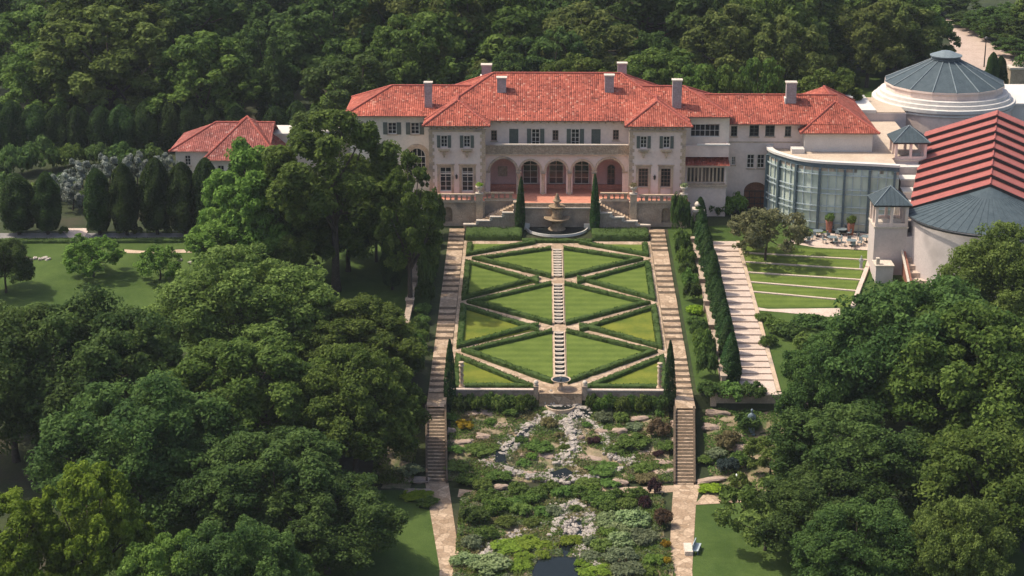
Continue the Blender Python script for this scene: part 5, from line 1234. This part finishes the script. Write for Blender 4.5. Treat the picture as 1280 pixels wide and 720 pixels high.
# middle ground trees, left of the villa
T('tall', 'broadleaf_tree', 'tallest tree left of the villa, on a bare trunk', 414, 148, -21, 7.2, 7, 20)
T('slim', 'broadleaf_tree', 'tall tree beside the left garden wall, covering the west tower corner', 510, 196, -26, 3.3, 4.5, 18)
T('bright', 'broadleaf_tree', 'light green tree left of the tallest tree, before the garden house', 318, 186, -18, 6.2, 5.5, 12)
T('bright', 'broadleaf_tree', 'bright green low tree at the right end of the left lawn', 296, 258, -20, 5.6, 5.5, 12)
T('dark', 'broadleaf_tree', 'dark tree between the tallest tree and the west wing', 468, 208, -12, 4.2, 7.5, 14)
T('dark', 'broadleaf_tree', 'dark tree cut by the left edge beside the left lawn', 2, 300, -22, 3.2, 7.5, 14)
T('lawn', 'lawn_tree', 'small loose tree on the left lawn, the left one of two', 113, 297, -17, 3.3, 2.8, 4.5)
T('lawn', 'lawn_tree', 'small loose tree on the left lawn, the right one of two', 197, 309, -18, 2.6, 2.8, 4.5)
T('loose', 'lawn_tree', 'spreading small tree shading the terraced lawn', 960, 264, -11, 4.4, 3.4, 5)
T('oak', 'broadleaf_tree', 'broad tree behind the tallest tree, left of the west wing', 432, 222, -15, 6.2, 7, 14)
T('oak', 'broadleaf_tree', 'low tree between the tallest tree and the light green one', 372, 252, -19, 4.6, 7, 14)
# evergreen column rows
for i, (px, py) in enumerate(((18, 214), (54, 218), (119, 212), (153, 201), (191, 196), (227, 200), (259, 199), (286, 212))):
    T('column', 'columnar_tree', f'dark clipped columnar tree in the row along the lawn path, {ORD[i]} from the left', px, py + rng.uniform(-5, 5), -3.6 + rng.uniform(-.3, .3), rng.uniform(1.65, 2.05), 1.95, 9.7, group='columnar trees along the lawn path')
T('column', 'columnar_tree', 'dark columnar tree standing before the garden house gable', 305, 178, 4, 2.0, 1.95, 9.7)
for i, px in enumerate((-12, 14, 43, 70, 98, 126, 153, 183, 211, 239, 267, 292, 343, 372)):
    T('column_back', 'columnar_tree', f'dark columnar tree in the back row behind the blossom shrubs, {ORD[i]} from the left', px + rng.uniform(-4, 4), 122 + rng.uniform(0, 13), 35, rng.uniform(1.8, 2.25), 2.0, 7.6, group='columnar trees in the back row')
for i, (px, py) in enumerate(((100, 198), (134, 192), (169, 190), (203, 190), (88, 226), (76, 214))):
    T('blossom', 'blossom_shrub', f'pale blossoming shrub between the columnar rows, {ORD[i]} of six', px, py, [16, 17, 17, 16, 6, 10][i], 1.9, 2.2, 4.2, cat='shrub', group='pale blossoming shrubs')
# cypresses
for i in range(20):
    y = -1.0 - i * 2.3; plant(PR['cypress'][i % 2], 'cypress', f'clipped slender cypress in the row along the stair walk, {ORD[i]} from the villa', 'cypress', 17.55 + rng.uniform(-.12, .12), y, g(y), (1.3 + rng.uniform(-.06, .1),) * 2 + (.76 + rng.uniform(-.05, .07),), 'cypress row along the stair walk')
for px, py, x, y, lab in ((649, 221, -4.6, -2.0, 'slim dark cypress left of the wall fountain'), (742, 218, 4.7, -2.0, 'slim dark cypress right of the wall fountain'), (561, 425, -11.15, -48.4, 'slim dark cypress at the left front corner of the formal garden'), (839, 425, 11.0, -48.4, 'slim dark cypress at the right front corner of the formal garden')):
    _, zt = P(px, py, y); zb = g(y) if y > -40 else -5.4; plant(PR['cypress'][0], 'cypress', lab, 'cypress', x, y, zb, (.85, .85, (zt - zb) / 6), 'single cypresses of the formal garden')
# shrubs beside the staircases
SH = {}
def shrub_mesh(mat, seed, h=.8):
    key = (mat, seed % 3, h)
    if key not in SH:
        rs = np.random.RandomState(seed % 3 + 50); cl = []
        for i in range(26):
            a = rs.uniform(0, 6.28); k = math.sqrt(rs.uniform(0, 1)) * .74; cl.append(((k * math.cos(a), k * math.sin(a), h * (.25 + .62 * (1 - k * k)) * rs.uniform(.6, 1.1)), .27, 70, rs.uniform(.2, .85)))
        p, n, t = clumps(cl, rs, .6); p[:, 2] = np.maximum(p[:, 2], .0); SH[key] = leafy('shrub', p, n, .085, mat, t, rs)
    return SH[key]
def shrub(mat, label, x, y, z, r, h, name='shrub', cat='shrub', group=None):
    CT[0] += 1; o = link(name, shrub_mesh(mat, CT[0])); o.location = (x, y, z - .05); o.rotation_euler = (0, 0, rng.uniform(0, 6.28)); o.scale = (r, r * rng.uniform(.9, 1.1), h / .8)
    return tag(o, label, cat, group)
for s in (-1, 1):
    for i in range(13):
        y = -3.5 - i * 3.35; tall = (i == 0) or (i in (3, 4)) and s < 0
        mat = ['dark', 'green', 'box', 'oak', 'dark', 'green', 'box', 'lime' if s > 0 else 'green', 'green', 'dark', 'oak', 'green', 'dark'][i]
        shrub(mat, f'rounded {"lime" if mat == "lime" else "green"} shrub along the {SIDE[s]} garden wall, {ORD[i]} from the villa', s * 15.1, y, g(y), 1.25 if not tall else 1.5, [5.4, 2.2, 2.6, 2.5, 2.0, 2.3, 2.2, .9, 1.0, 2.0, 2.4, 3.4, 2.8][i] + (2.2 if s < 0 and i in (3, 4, 5) else 0), group=f'shrubs along the {SIDE[s]} garden wall')
for i in range(4):
    y = -5 - i * 5.2; plant(PR['column'][i % 2], 'columnar_tree', f'dark narrow evergreen behind the left garden wall, {ORD[i]} from the villa', 'tree', -18.4 - (i % 2) * .6, y, g(y), (.62, .62, .62 + .1 * (i % 2)), 'narrow evergreens behind the left garden wall')
for px, py, r, h, mat, lab in ((918, 268, 2.1, 2.6, 'bright', 'rounded bright green shrub below the timber door'), (893, 268, 1.5, 1.8, 'dark', 'dark rounded shrub under the bay window'), (872, 262, 1.1, 1.5, 'dark', 'small dark shrub at the foot of the right tower'), (985, 420, 2.0, 1.4, 'dark', 'dark low shrub mass below the terraced lawn'), (1010, 408, 2.2, 1.2, 'dark', 'dark shrub hedge right below the curved pale path'), (968, 415, 1.3, 1.6, 'olive', 'olive shrub at the corner beside the stair walk'), (1003, 436, 1.4, 1.6, 'olive', 'small olive shrub by the lower bright lawn patch'), (960, 432, 1.1, 1.2, 'green', 'green shrub beside the stair walk, lowest of the corner bed'), (955, 400, 1.2, .8, 'green', 'low green shrub inside the curved path corner')):
    x, y, z = G(px, py); shrub(mat, lab, x, y, z, r, h)
for i, px in enumerate((20, 80, 128, 150, 172, 190, 210, 228, 246)):
    x, y, z = G(px, 292); shrub('olive', f'small pale shrub on the far side of the lawn path, {ORD[i]} from the left', x, y, z, .7, .9, group='small shrubs along the lawn path')
mb = MB(); pa, pb = G(0, 305), G(255, 304); hedge('low dark hedge along the near side of the left lawn path', [((pa[0], pa[1]), (pb[0], pb[1]), (pb[0], pb[1] + 1.0), (pa[0], pa[1] + 1.0))], .38, None)
for i, (px, py, Y, R, h) in enumerate(((8, 200, 10, 2.6, 3.4), (40, 205, 8, 2.4, 2.6), (66, 205, 12, 2.4, 3), (18, 180, 22, 3, 4), (50, 178, 24, 3, 4.2), (85, 178, 26, 2.6, 3.2), (120, 180, 27, 2.6, 3), (150, 182, 27, 2.6, 3), (112, 215, 9, 1.8, 2), (140, 215, 8, 1.8, 2), (175, 215, 8, 1.8, 2), (205, 212, 9, 1.8, 2.2), (238, 212, 9, 2, 2.4), (262, 215, 6, 2, 2.6), (-15, 190, 16, 3, 4), (185, 182, 26, 2.4, 3))):
    x, _ = P(px, py, Y); shrub(['dark', 'oak', 'dark', 'dark'][i % 4], 'dark rounded shrub between the columnar rows', x, Y, g(Y), R, h)
# woods behind the house: every tree stands on its own
hue = {'f_dark': 'dark green', 'f_oak': 'mid green', 'f_olive': 'olive', 'f_autumn': 'bronze tinted', 'f_con': 'dark conifer'}
kinds = ['f_dark', 'f_dark', 'f_oak', 'f_dark', 'f_olive', 'f_oak', 'f_dark', 'f_autumn', 'f_dark', 'f_oak']
rows = [(31, 'first', 10.5, 15.5), (43, 'second', 11, 17), (56, 'third', 11.5, 18.5), (71, 'fourth', 12, 19), (88, 'fifth', 13, 19), (107, 'sixth', 14, 19), (128, 'seventh', 15, 19)]
for Y, rn, sp, H in rows:
    Fd = Y + 221; half = Fd * .285; n = int(2 * half / sp); k = 0
    for i in range(n + 1):
        x = -half + i * sp + rng.uniform(-2.4, 2.4); y = Y + rng.uniform(-3, 3)
        if Y == 31 and (x < -12 - 17 and x > -56 or x > 9): continue
        if Y == 43 and x > 22: continue
        if Y == 31 and x < -56: continue
        if Y < 110 and x > 38 and Y < 66: continue
        if 66 <= Y < 100 and x > 57 and x < 57 + 40 and (x - 57) < 30: continue
        if Y >= 100 and 60 < x < 88: continue
        k += 1; kd = kinds[rng.randrange(10)]
        if x < -50 and rng.random() < .4: kd = 'f_oak'
        if 20 < x < 40 and Y in (56, 71): kd = 'f_con' if rng.random() < .7 else 'f_autumn'
        if 40 <= x < 57 and Y in (71, 88): kd = 'f_autumn'
        h = H * rng.choice((rng.uniform(.68, .85), rng.uniform(.85, 1.05), rng.uniform(1.05, 1.25)))
        if x > 5 and Y > 50 and rng.random() < .45: kd = rng.choice(('f_olive', 'f_autumn', 'f_olive'))
        elif x < -25 and rng.random() < .3: kd = rng.choice(('f_dark', 'f_con'))
        if Y == 31: h *= .86
        sc = h / (18 if kd == 'f_con' else 16); CT[0] += 1
        if k > 30: k = 30
        w_ = sc * rng.uniform(.85, 1.3); plant(PR[kd][CT[0] % len(PR[kd])], 'woodland_tree', f'{hue[kd]} tree in the woods, {ORD[k - 1]} from the left in the {rn} row', 'tree', x, y, g(y), (w_, w_, sc), 'trees of the woods behind the villa')
for i, (px, py, Y, R, kd) in enumerate(((905, 76, 27, 4.0, 'f_oak'), (957, 68, 28, 3.6, 'f_oak'), (1035, 82, 31, 5.4, 'f_oak'), (870, 78, 30, 4, 'f_oak'))):
    T(kd, 'broadleaf_tree', f'round green tree just behind the lower east roof, {ORD[i]} of four', px, py, Y, R, 6.5, 16, group='round trees behind the lower east roof')
for i in range(9):
    x, y, z = G(1085 + i * 11, 98, 3.2); shrub('dark', f'dark clipped shrub in the hedge line behind the rotunda, {ORD[i]} from the left', x, y + 6, 3.2, 1.6, 3.0, group='hedge line behind the rotunda')
for i, (px, py) in enumerate(((1243, 66), (1252, 70))):
    T('column', 'columnar_tree', ['narrow conifer right of the rotunda roof, with a reddish cast', 'narrow green conifer right of the rotunda roof, the right one'][i], px, py, 60 + i * 2, 1.15, 1.95, 9.7)
for i, (px, py) in enumerate(((1215, 14), (1235, 10), (1252, 6), (1270, 8), (1290, 20), (1195, -6), (1178, -2), (1310, 45), (1280, 46))):
    T('f_dark', 'woodland_tree', f'dark tree along the far side of the brick drive, {ORD[i]} planted', px, py, [128, 121, 114, 107, 101, 140, 143, 95, 98][i], 4.6, 6.5, 16, group='trees lining the brick drive')
for kd, lab, px, py, Y, R in (('f_autumn', 'bronze tinted tree behind the rotunda, left of the brick drive', 1125, -4, 78, 6.2), ('f_dark', 'dark tree beside the bend of the brick drive', 1163, 16, 86, 4.2), ('f_autumn', 'bronze tinted tree left of the one behind the rotunda', 1085, -14, 84, 6), ('f_con', 'dark spreading conifer behind the far lawn', 1030, 6, 72, 6), ('f_con', 'dark conifer left of the spreading one behind the far lawn', 985, 0, 74, 5.5), ('f_oak', 'green tree above the lower east roof, behind the round trees', 930, -6, 66, 6)):
    T(kd, 'woodland_tree', lab, px, py, Y, R, 5 if kd == 'f_con' else 6.5, 18 if kd == 'f_con' else 16)
# half hidden houses in the woods
for px, py, Y, lab, m in ((838, 36, 92, 'small red roofed house half hidden among the woods behind the villa', 'tiles_old'), (240, 22, 100, 'pale house glimpsed among the woods on the left', 'cream')):
    x, z_ = P(px, py, Y); t = thing('house', lab, 'house', (x, Y, 3.2)); h = z_ - 3.2
    MB().box(-5, 5, -3, 3, -1, max(2.5, h - 2)).build('house_wall', 'cream', t); mb = MB(); hip_roof(mb, -5.6, 5.6, -3.6, 3.6, max(2.5, h - 2), .6); mb.build('roof', m, t)

# ------------------------------------------------------------------ rock garden
RK = [rock_mesh('rock', 'rock', 60 + i, .5) for i in range(4)]; PK = [rock_mesh('rock', 'palerock', 70 + i, .6) for i in range(4)]
def rock(me, label, x, y, z, s, group=None, cat='rock', name='rock'):
    o = link(name, me); o.location = (x, y, z); o.rotation_euler = (rng.uniform(-.15, .15), rng.uniform(-.15, .15), rng.uniform(-.35, .35) if not isinstance(s, float) else rng.uniform(0, 6.28)); o.scale = s if not isinstance(s, float) else (s * rng.uniform(.8, 1.3), s * rng.uniform(.7, 1.0), s * rng.uniform(.7, 1.1))
    return tag(o, label, cat, group)
def C7(x, y): return 500 + x / 2.909, 480 + y / 2.909
def bedz(x, y):
    return g(y) + .15
led = [(215, 218, 1.6, .5, 'flat rose sandstone ledge'), (305, 200, .95, .75, 'large rounded grey rose boulder'), (375, 155, 1.25, .35, 'flat sandstone ledge'), (255, 115, .9, .35, 'flat grey ledge'), (325, 112, 1.1, .4, 'long grey ledge'), (800, 180, 1.0, .8, 'square rose sandstone block'),
       (690, 277, 1.2, .4, 'flat rose slab'), (960, 325, 1.3, .35, 'long flat sandstone ledge'), (970, 290, 1.1, .35, 'flat sandstone slab'), (1010, 150, .8, .9, 'upright rose block'), (187, 182, .5, 1.0, 'dark upright stone'), (660, 210, .4, 1.0, 'tall upright sandstone slab'), (1160, 115, 1.5, .8, 'long rough sandstone outcrop'),
       (1130, 165, .9, .7, 'rose boulder'), (1255, 240, 1.2, .9, 'leaning rose rock'), (1130, 355, 1.5, .4, 'flat rose ledge'), (800, 362, .95, .6, 'pale square stone block'), (370, 380, .8, .5, 'pale square stone seat block'), (55, 355, 1.5, .45, 'long flat ledge'), (980, 210, .9, .3, 'small flat ledge'), (740, 180, .9, .5, 'rough rose rock'), (870, 130, 1.1, .5, 'long rough rock'),
       (1215, 195, 1.0, .5, 'slanting rose slab'), (840, 395, 1.6, .3, 'low sandstone edging slab'), (690, 395, 1.4, .3, 'low sandstone edging slab'), (610, 400, .8, .3, 'low sandstone edging slab'), (430, 265, .8, .3, 'flat grey stone'), (480, 325, 1.0, .3, 'flat grey ledge'), (520, 268, 1.0, .3, 'flat tan ledge'), (900, 258, 1.0, .3, 'flat tan ledge'), (330, 285, 1.0, .3, 'flat grey stone'), (70, 395, 1.5, .4, 'rose edging ledge')]
for (cx, cy_, r, h, lab) in led:
    px, py = C7(cx, cy_); x, y, z = G(px, py); rock(RK[rng.randrange(4)], lab + (' left of the stream' if cx < 540 else ' right of the stream' if cx < 1000 else ' right of the right rock steps') , x, y, bedz(x, y), (r, min(.55, r * .6), h))
def rockline(pts, n, r0, r1, jit, label, group, me=PK, lift=.22):
    P3 = [Vector(G(*C7(*p))) for p in pts]; L = [0]
    for a, b in zip(P3, P3[1:]): L.append(L[-1] + (b - a).length)
    n = int(n * .62)
    for k in range(n):
        s_ = L[-1] * (k + rng.random()) / n
        for i in range(len(L) - 1):
            if s_ <= L[i + 1]: break
        q = P3[i].lerp(P3[i + 1], (s_ - L[i]) / (L[i + 1] - L[i])); x, y = q.x + rng.uniform(-jit, jit), q.y + rng.uniform(-jit, jit); rock(me[rng.randrange(4)], label, x, y, g(y) + lift, rng.uniform(r0, r1), group)
rl = rockline
rl([(560, 90), (535, 130), (470, 160), (430, 200), (385, 235), (360, 270)], 46,   .18, .48, .25, 'small pale rock edging the left arm of the stream', 'pale rocks along the left arm of the stream')
rl([(500, 150), (470, 185), (430, 225), (400, 250)], 22, .14, .32, .2, 'small pale rock edging the left arm of the stream', 'pale rocks along the left arm of the stream')
rl([(600, 130), (620, 170), (635, 210), (620, 250), (590, 280)], 40, .2, .55, .28, 'pale rock edging the middle arm of the stream', 'pale rocks along the middle arm of the stream')
rl([(655, 180), (645, 225), (632, 262)], 18, .12, .26, .15, 'pale rock edging the middle arm of the stream', 'pale rocks along the middle arm of the stream')
rl([(640, 110), (700, 150), (750, 200), (755, 250), (800, 280), (850, 290)], 44, .14, .34, .2, 'small pale rock edging the right arm of the stream', 'pale rocks along the right arm of the stream')
rl([(540, 95), (620, 85), (690, 100), (700, 115)], 30, .18, .42, .22, 'pale rock round the upper pool below the bowl fountain', 'pale rocks round the upper pool')
rl([(545, 320), (540, 345), (600, 368), (650, 350), (640, 310), (600, 285), (560, 300)], 34, .16, .40, .18, 'pale rock round the dark middle pool', 'pale rocks round the dark middle pool')
rl([(650, 345), (720, 345), (790, 325), (830, 300), (850, 265)], 34, .14, .36, .18, 'grey rock in the low curved wall right of the middle pool', 'grey rocks of the low curved wall')
rl([(280, 290), (350, 300), (420, 330), (520, 345)], 30, .14, .34, .2, 'grey rock in the low bank left of the middle pool', 'grey rocks of the left low bank')
rl([(620, 440), (590, 470), (560, 520), (555, 560)], 34, .2, .50, .35, 'pale rock on the left of the cascade above the pond', 'pale rocks left of the pond cascade')
rl([(640, 440), (690, 480), (700, 530), (665, 590), (660, 640), (740, 690)], 48, .18, .46, .35, 'pale rock on the right of the cascade above the pond', 'pale rocks right of the pond cascade')
rl([(480, 520), (400, 570), (330, 600), (300, 650)], 26, .16, .34, .3, 'pale rock along the left bank of the pond', 'pale rocks along the left pond bank')
# gravel of the stream beds: too many small stones to count
def gravel(lines, seed):
    rs = random.Random(seed); mb = MB()
    for pts, wd, n in lines:
        P3 = [Vector(G(*C7(*p))) for p in pts]; L = [(b - a).length for a, b in zip(P3, P3[1:])]
        for _ in range(n):
            s_ = rs.random() * sum(L)
            for i, l in enumerate(L):
                if s_ <= l or i == len(L) - 1: break
                s_ -= l
            q = P3[i].lerp(P3[i + 1], min(1, s_ / l)); x, y = q.x + rs.gauss(0, wd), q.y + rs.gauss(0, wd * .8); r = rs.uniform(.07, .2); z = g(y) + .2 + rs.uniform(0, .1)
            top = (x + rs.uniform(-.3, .3) * r, y + rs.uniform(-.3, .3) * r, z + r * .8); k = rs.choice((5, 6)); a0 = rs.random() * 6; ring = [(x + r * rs.uniform(.8, 1.2) * math.cos(a0 + 6.283 * j / k), y + r * rs.uniform(.7, 1.1) * math.sin(a0 + 6.283 * j / k), z + rs.uniform(-.02, .3) * r) for j in range(k)]
            bs = len(mb.v); mb.v += ring + [top] + [(p[0], p[1], z - .3) for p in ring]
            for j in range(k): mb.f += [(bs + j, bs + (j + 1) % k, bs + k), (bs + k + 1 + j, bs + k + 1 + (j + 1) % k, bs + (j + 1) % k, bs + j)]
    return mb
tag(gravel([([(560, 90), (535, 130), (470, 170), (400, 235), (360, 270), (360, 310)], .45, 420), ([(640, 100), (610, 140), (628, 190), (628, 240), (595, 290)], .5, 520), ([(640, 110), (700, 150), (752, 200), (757, 250), (800, 285), (850, 290)], .3, 300), ([(280, 290), (420, 330), (540, 348), (650, 350), (720, 345), (800, 318)], .3, 380)], 5).build('gravel', 'palerock'), 'loose pale stones in the stream beds of the rock garden', None, None, 'stuff')
tag(gravel([([(620, 430), (600, 470), (600, 520), (620, 560)], .8, 420), ([(680, 470), (700, 530), (665, 590), (660, 640), (740, 690)], .4, 330), ([(520, 510), (400, 575), (320, 610), (290, 660)], .35, 260)], 6).build('gravel', 'palerock'), 'loose pale stones round the pond cascade', None, None, 'stuff')
WP = []
def wsheet(pts, dz):
    WP.append([G(*C7(*p))[:2] for p in pts])
    return drape('water', [G(*C7(*p))[:2] for p in pts], 'water', dz)
wsheet([(590, 95), (690, 95), (695, 130), (620, 140)], .3); wsheet([(545, 335), (600, 318), (630, 335), (612, 360), (548, 354)], .36); wsheet([(350, 245), (380, 240), (385, 300), (345, 300)], .42); wsheet([(470, 160), (490, 165), (395, 250), (375, 245)], .36); wsheet([(630, 180), (645, 180), (630, 260), (600, 275), (615, 240)], .36)
wsheet([(480, 690), (500, 650), (560, 636), (640, 640), (660, 680), (640, 760), (480, 760)], .24); wsheet([(600, 510), (660, 505), (668, 560), (600, 640), (580, 600)], .16)
desc = {'mat': 'yellow green marsh mat', 'tan': 'tawny grass clump', 'green': 'fresh green mound', 'bright': 'bright green low plant', 'gold': 'orange gold flowering clump', 'sage': 'grey green clump', 'olive': 'olive bushy clump', 'russet': 'russet brown clump', 'purple': 'wine red clump', 'blue': 'blue grey juniper mound', 'lime': 'vivid lime mound', 'pale': 'pale streaky grass clump', 'dark': 'dark green bush', 'oak': 'mid green bush'}
pl = [(540, 160, 40, .9, 'tan'), (505, 240, 60, .6, 'green'), (480, 275, 30, .5, 'bright'), (235, 165, 42, .8, 'gold'), (400, 118, 42, .8, 'green'), (300, 245, 85, .5, 'green'), (205, 250, 40, .5, 'green'), (740, 138, 45, .9, 'sage'), (805, 142, 42, .9, 'olive'), (940, 190, 55, 1.5, 'russet'), (845, 225, 80, .8, 'green'), (705, 222, 32, .7, 'purple'), (735, 315, 80, .45, 'green'), (975, 240, 48, .6, 'green'), (945, 125, 26, .8, 'green'), (1190, 232, 58, 1.5, 'tan'), (1195, 325, 48, 1.4, 'blue'), (1130, 392, 58, .5, 'lime'), (925, 400, 32, 1.3, 'purple'), (940, 268, 22, .6, 'purple'), (955, 520, 40, 1.6, 'russet'),
      (835, 520, 78, 1.2, 'pale'), (880, 580, 62, 1.0, 'sage'), (735, 610, 50, .9, 'olive'), (800, 645, 62, 1.0, 'sage'), (925, 660, 45, .8, 'bright'), (545, 400, 48, 1.1, 'green'), (640, 415, 45, 1.0, 'green'), (720, 445, 60, 1.1, 'green'), (825, 455, 48, .9, 'olive'), (890, 455, 30, 1.1, 'purple'), (440, 480, 50, 1.0, 'olive'), (478, 525, 36, .8, 'olive'), (350, 470, 62, 1.2, 'oak'), (270, 510, 66, 1.4, 'dark'), (262, 600, 48, 1.1, 'sage'), (310, 570, 55, 1.0, 'green'), (385, 606, 66, .5, 'mat'), (470, 592, 66, .6, 'mat'), (540, 600, 40, .5, 'mat'), (625, 585, 48, .6, 'mat'), (330, 680, 85, 1.0, 'pale'), (705, 690, 62, .5, 'mat'), (965, 600, 20, .7, 'gold'), (968, 660, 20, .7, 'gold'), (560, 480, 45, .8, 'sage'),
      (240, 365, 48, .8, 'green'), (300, 385, 50, .9, 'olive'), (360, 345, 55, .6, 'green'), (205, 310, 60, .5, 'olive'), (430, 410, 50, 1.1, 'green'), (450, 300, 40, .5, 'green'), (680, 375, 60, .5, 'olive'), (760, 372, 50, .5, 'green'), (880, 320, 45, .6, 'olive'), (900, 360, 50, .7, 'tan'), (1150, 270, 50, .8, 'sage'), (1240, 300, 45, 1.3, 'green'), (1260, 170, 60, 1.6, 'dark'), (1200, 60, 70, 1.6, 'green'), (1130, 50, 60, 1.4, 'dark'), (1280, 60, 60, 1.6, 'dark'), (1110, 290, 40, .6, 'green'), (1230, 380, 45, 1.3, 'olive'), (40, 330, 60, .7, 'sage'), (60, 415, 65, .4, 'lime'), (100, 440, 50, .5, 'green'), (430, 672, 50, .5, 'mat'), (520, 634, 34, .5, 'mat'), (455, 640, 40, .5, 'mat'), (655, 665, 26, .5, 'mat'), (690, 640, 40, .6, 'sage'), (800, 590, 60, 1.0, 'pale'), (760, 520, 56, 1.1, 'pale'), (790, 555, 56, 1.0, 'pale'), (870, 510, 50, .9, 'pale'), (830, 700, 60, 1, 'sage'), (900, 700, 40, .7, 'bright'), (240, 660, 60, .9, 'pale'), (590, 415, 50, 1.0, 'green'), (500, 420, 50, 1.0, 'green'), (520, 480, 44, .7, 'green'), (320, 430, 56, 1.0, 'green'), (410, 450, 46, .9, 'green'), (855, 420, 50, 1.0, 'green'), (700, 410, 44, .9, 'bright'), (760, 560, 45, .9, 'bright'), (690, 590, 34, .7, 'sage'), (640, 470, 30, .6, 'green'), (470, 440, 50, 1.0, 'green'), (780, 420, 40, .9, 'green'), (385, 520, 45, .8, 'olive'), (760, 470, 45, 1.0, 'green'), (600, 240, 26, .5, 'olive'), (580, 200, 24, .6, 'tan'), (680, 160, 24, .5, 'green'), (780, 250, 40, .5, 'green'), (850, 170, 40, .6, 'sage'), (330, 150, 30, .6, 'green'), (180, 130, 40, .5, 'green'), (440, 215, 30, .5, 'dark')]
def place_of(cx, cy_):
    if cx > 1010: return 'right of the rock steps'
    if cx < 130: return 'left of the rock steps'
    if cy_ < 395: return 'in the rock garden, ' + ('left bank' if cx < 520 else 'near the middle arm' if cx < 670 else 'right bank')
    return 'by the pond walk, ' + ('left bank' if cx < 520 else 'above the pond' if cx < 720 else 'right bank')
for (cx, cy_, r, h, m) in pl:
    px, py = C7(cx, cy_); x, y, z = G(px, py); rm = r / 2.909 / 13.3; shrub(m, f'{desc[m]} {place_of(cx, cy_)}', x, y, z + .12, rm, h, name={'tan': 'grass_clump', 'pale': 'grass_clump', 'gold': 'flower_clump', 'blue': 'juniper'}.get(m, 'shrub'), cat='plant')
for s in (-1, 1):
    for i in range(8):
        x = s * (3.2 + i * .98); shrub(['dark', 'oak', 'dark', 'olive', 'dark', 'oak', 'dark', 'dark'][i], f'dark leafy shrub at the foot of the front wall, {ORD[i]} out on the {SIDE[s]}', x, -48.7 - (i % 2) * .5, -5.3, .95, 1.65, group='shrubs along the foot of the front wall')
# ground cover between the rocks
def inside(x, y, poly):
    r = False
    for (xa, ya), (xb, yb) in zip(poly, poly[1:] + poly[:1]):
        if (ya > y) != (yb > y) and x < (xb - xa) * (y - ya) / (yb - ya) + xa: r = not r
    return r
def cover(name, mat, box, thr, n, leaf, seed, label, hmax=.22):
    rs = np.random.RandomState(seed); x0, x1, y0, y1 = box; xs_ = rs.uniform(x0, x1, n); ys_ = rs.uniform(y0, y1, n); keep = []
    for x, y in zip(xs_, ys_):
        v = mnoise.noise(Vector((x * .33 + seed * 7, y * .45, seed))) + .5 * mnoise.noise(Vector((x * 1.1, y * 1.1, seed + 5)))
        if v > thr and not any(inside(x, y, w_) for w_ in WP): keep.append((x, y, g(y) + .1 + rs.uniform(0, hmax) * min(1, (v - thr) * 4 + .3) + .12))
    p = np.array(keep); o = link(name, leafy(name, p, np.tile([0, -.2, 1.], (len(p), 1)), leaf, mat, None, rs, jit=.8)); return tag(o, label, None, None, 'stuff')
for k, (m, thr) in enumerate((('green', -.02), ('olive', .1), ('sage', .16), ('tan', .2))):
    cover('ground_cover', m, (-11, 10.8, -61.2, -48.6), thr, 30000, .09, 3 + k, f'{desc[m].split()[0]} ground cover plants in the rock garden')
    cover('ground_cover', m, (-9.4, 9.4, -84, -63.8), thr - .05, 36000, .10, 13 + k, f'{desc[m].split()[0]} ground cover plants round the pond')
cover('ground_cover', 'green', (14, 24, -62, -48.6), -.1, 16000, .1, 31, 'green ground cover right of the rock steps'); cover('ground_cover', 'olive', (-18, -14, -62, -48.6), -.1, 7000, .1, 33, 'olive ground cover left of the rock steps')
# pale stones on the left lawn
for i, px in enumerate((32, 38, 44, 50, 56, 60)):
    x, y, z = G(px, 324 + (i % 2)); rock(PK[i % 4], 'small pale stone in a loose line on the left lawn', x, y, z + .05, rng.uniform(.25, .45), 'loose line of pale stones on the left lawn')
for i, px in enumerate((225, 238)):
    x, y, z = G(px, 326 + 3 * i); rock(PK[i], ['single pale stone on the lawn right of the small trees', 'second pale stone on the lawn, nearest the bright low tree'][i], x, y, z + .05, .4)

# ------------------------------------------------------------------ thin summer haze over the whole valley
hm = bpy.data.materials.new('summer_haze'); hm.use_nodes = True; hn = hm.node_tree; hn.nodes.clear()
ho = hn.nodes.new('ShaderNodeOutputMaterial'); hv = hn.nodes.new('ShaderNodeVolumePrincipled'); hn.links.new(hv.outputs[0], ho.inputs['Volume'])
hv.inputs['Color'].default_value = (.86, .92, 1, 1); hv.inputs['Density'].default_value = HAZE; hv.inputs['Anisotropy'].default_value = .2
hb = MB().box(-420, 420, -260, 420, -12, 70); hz_o = link('haze', hb.mesh('haze', hm)); tag(hz_o, 'thin pale summer haze', None, None, 'stuff')

# ------------------------------------------------------------------ labels that repeat get their order from the left
bpy.context.view_layer.update()
def sx(o):
    v = [o.location[i] - CAM[i] for i in range(3)]; d = sum(v[i] * _F[i] for i in range(3)); return sum(v[i] * _R[i] for i in range(3)) / d
by = {}
for o in S.objects:
    if o.get('label') and o.get('category') and not o.parent and not o.get('group'): by.setdefault(o['label'], []).append(o)
for lab, os_ in by.items():
    if len(os_) > 1:
        os_.sort(key=sx)
        for i, o in enumerate(os_): o['label'] = f'{lab}, {ORD[i]} from the left'
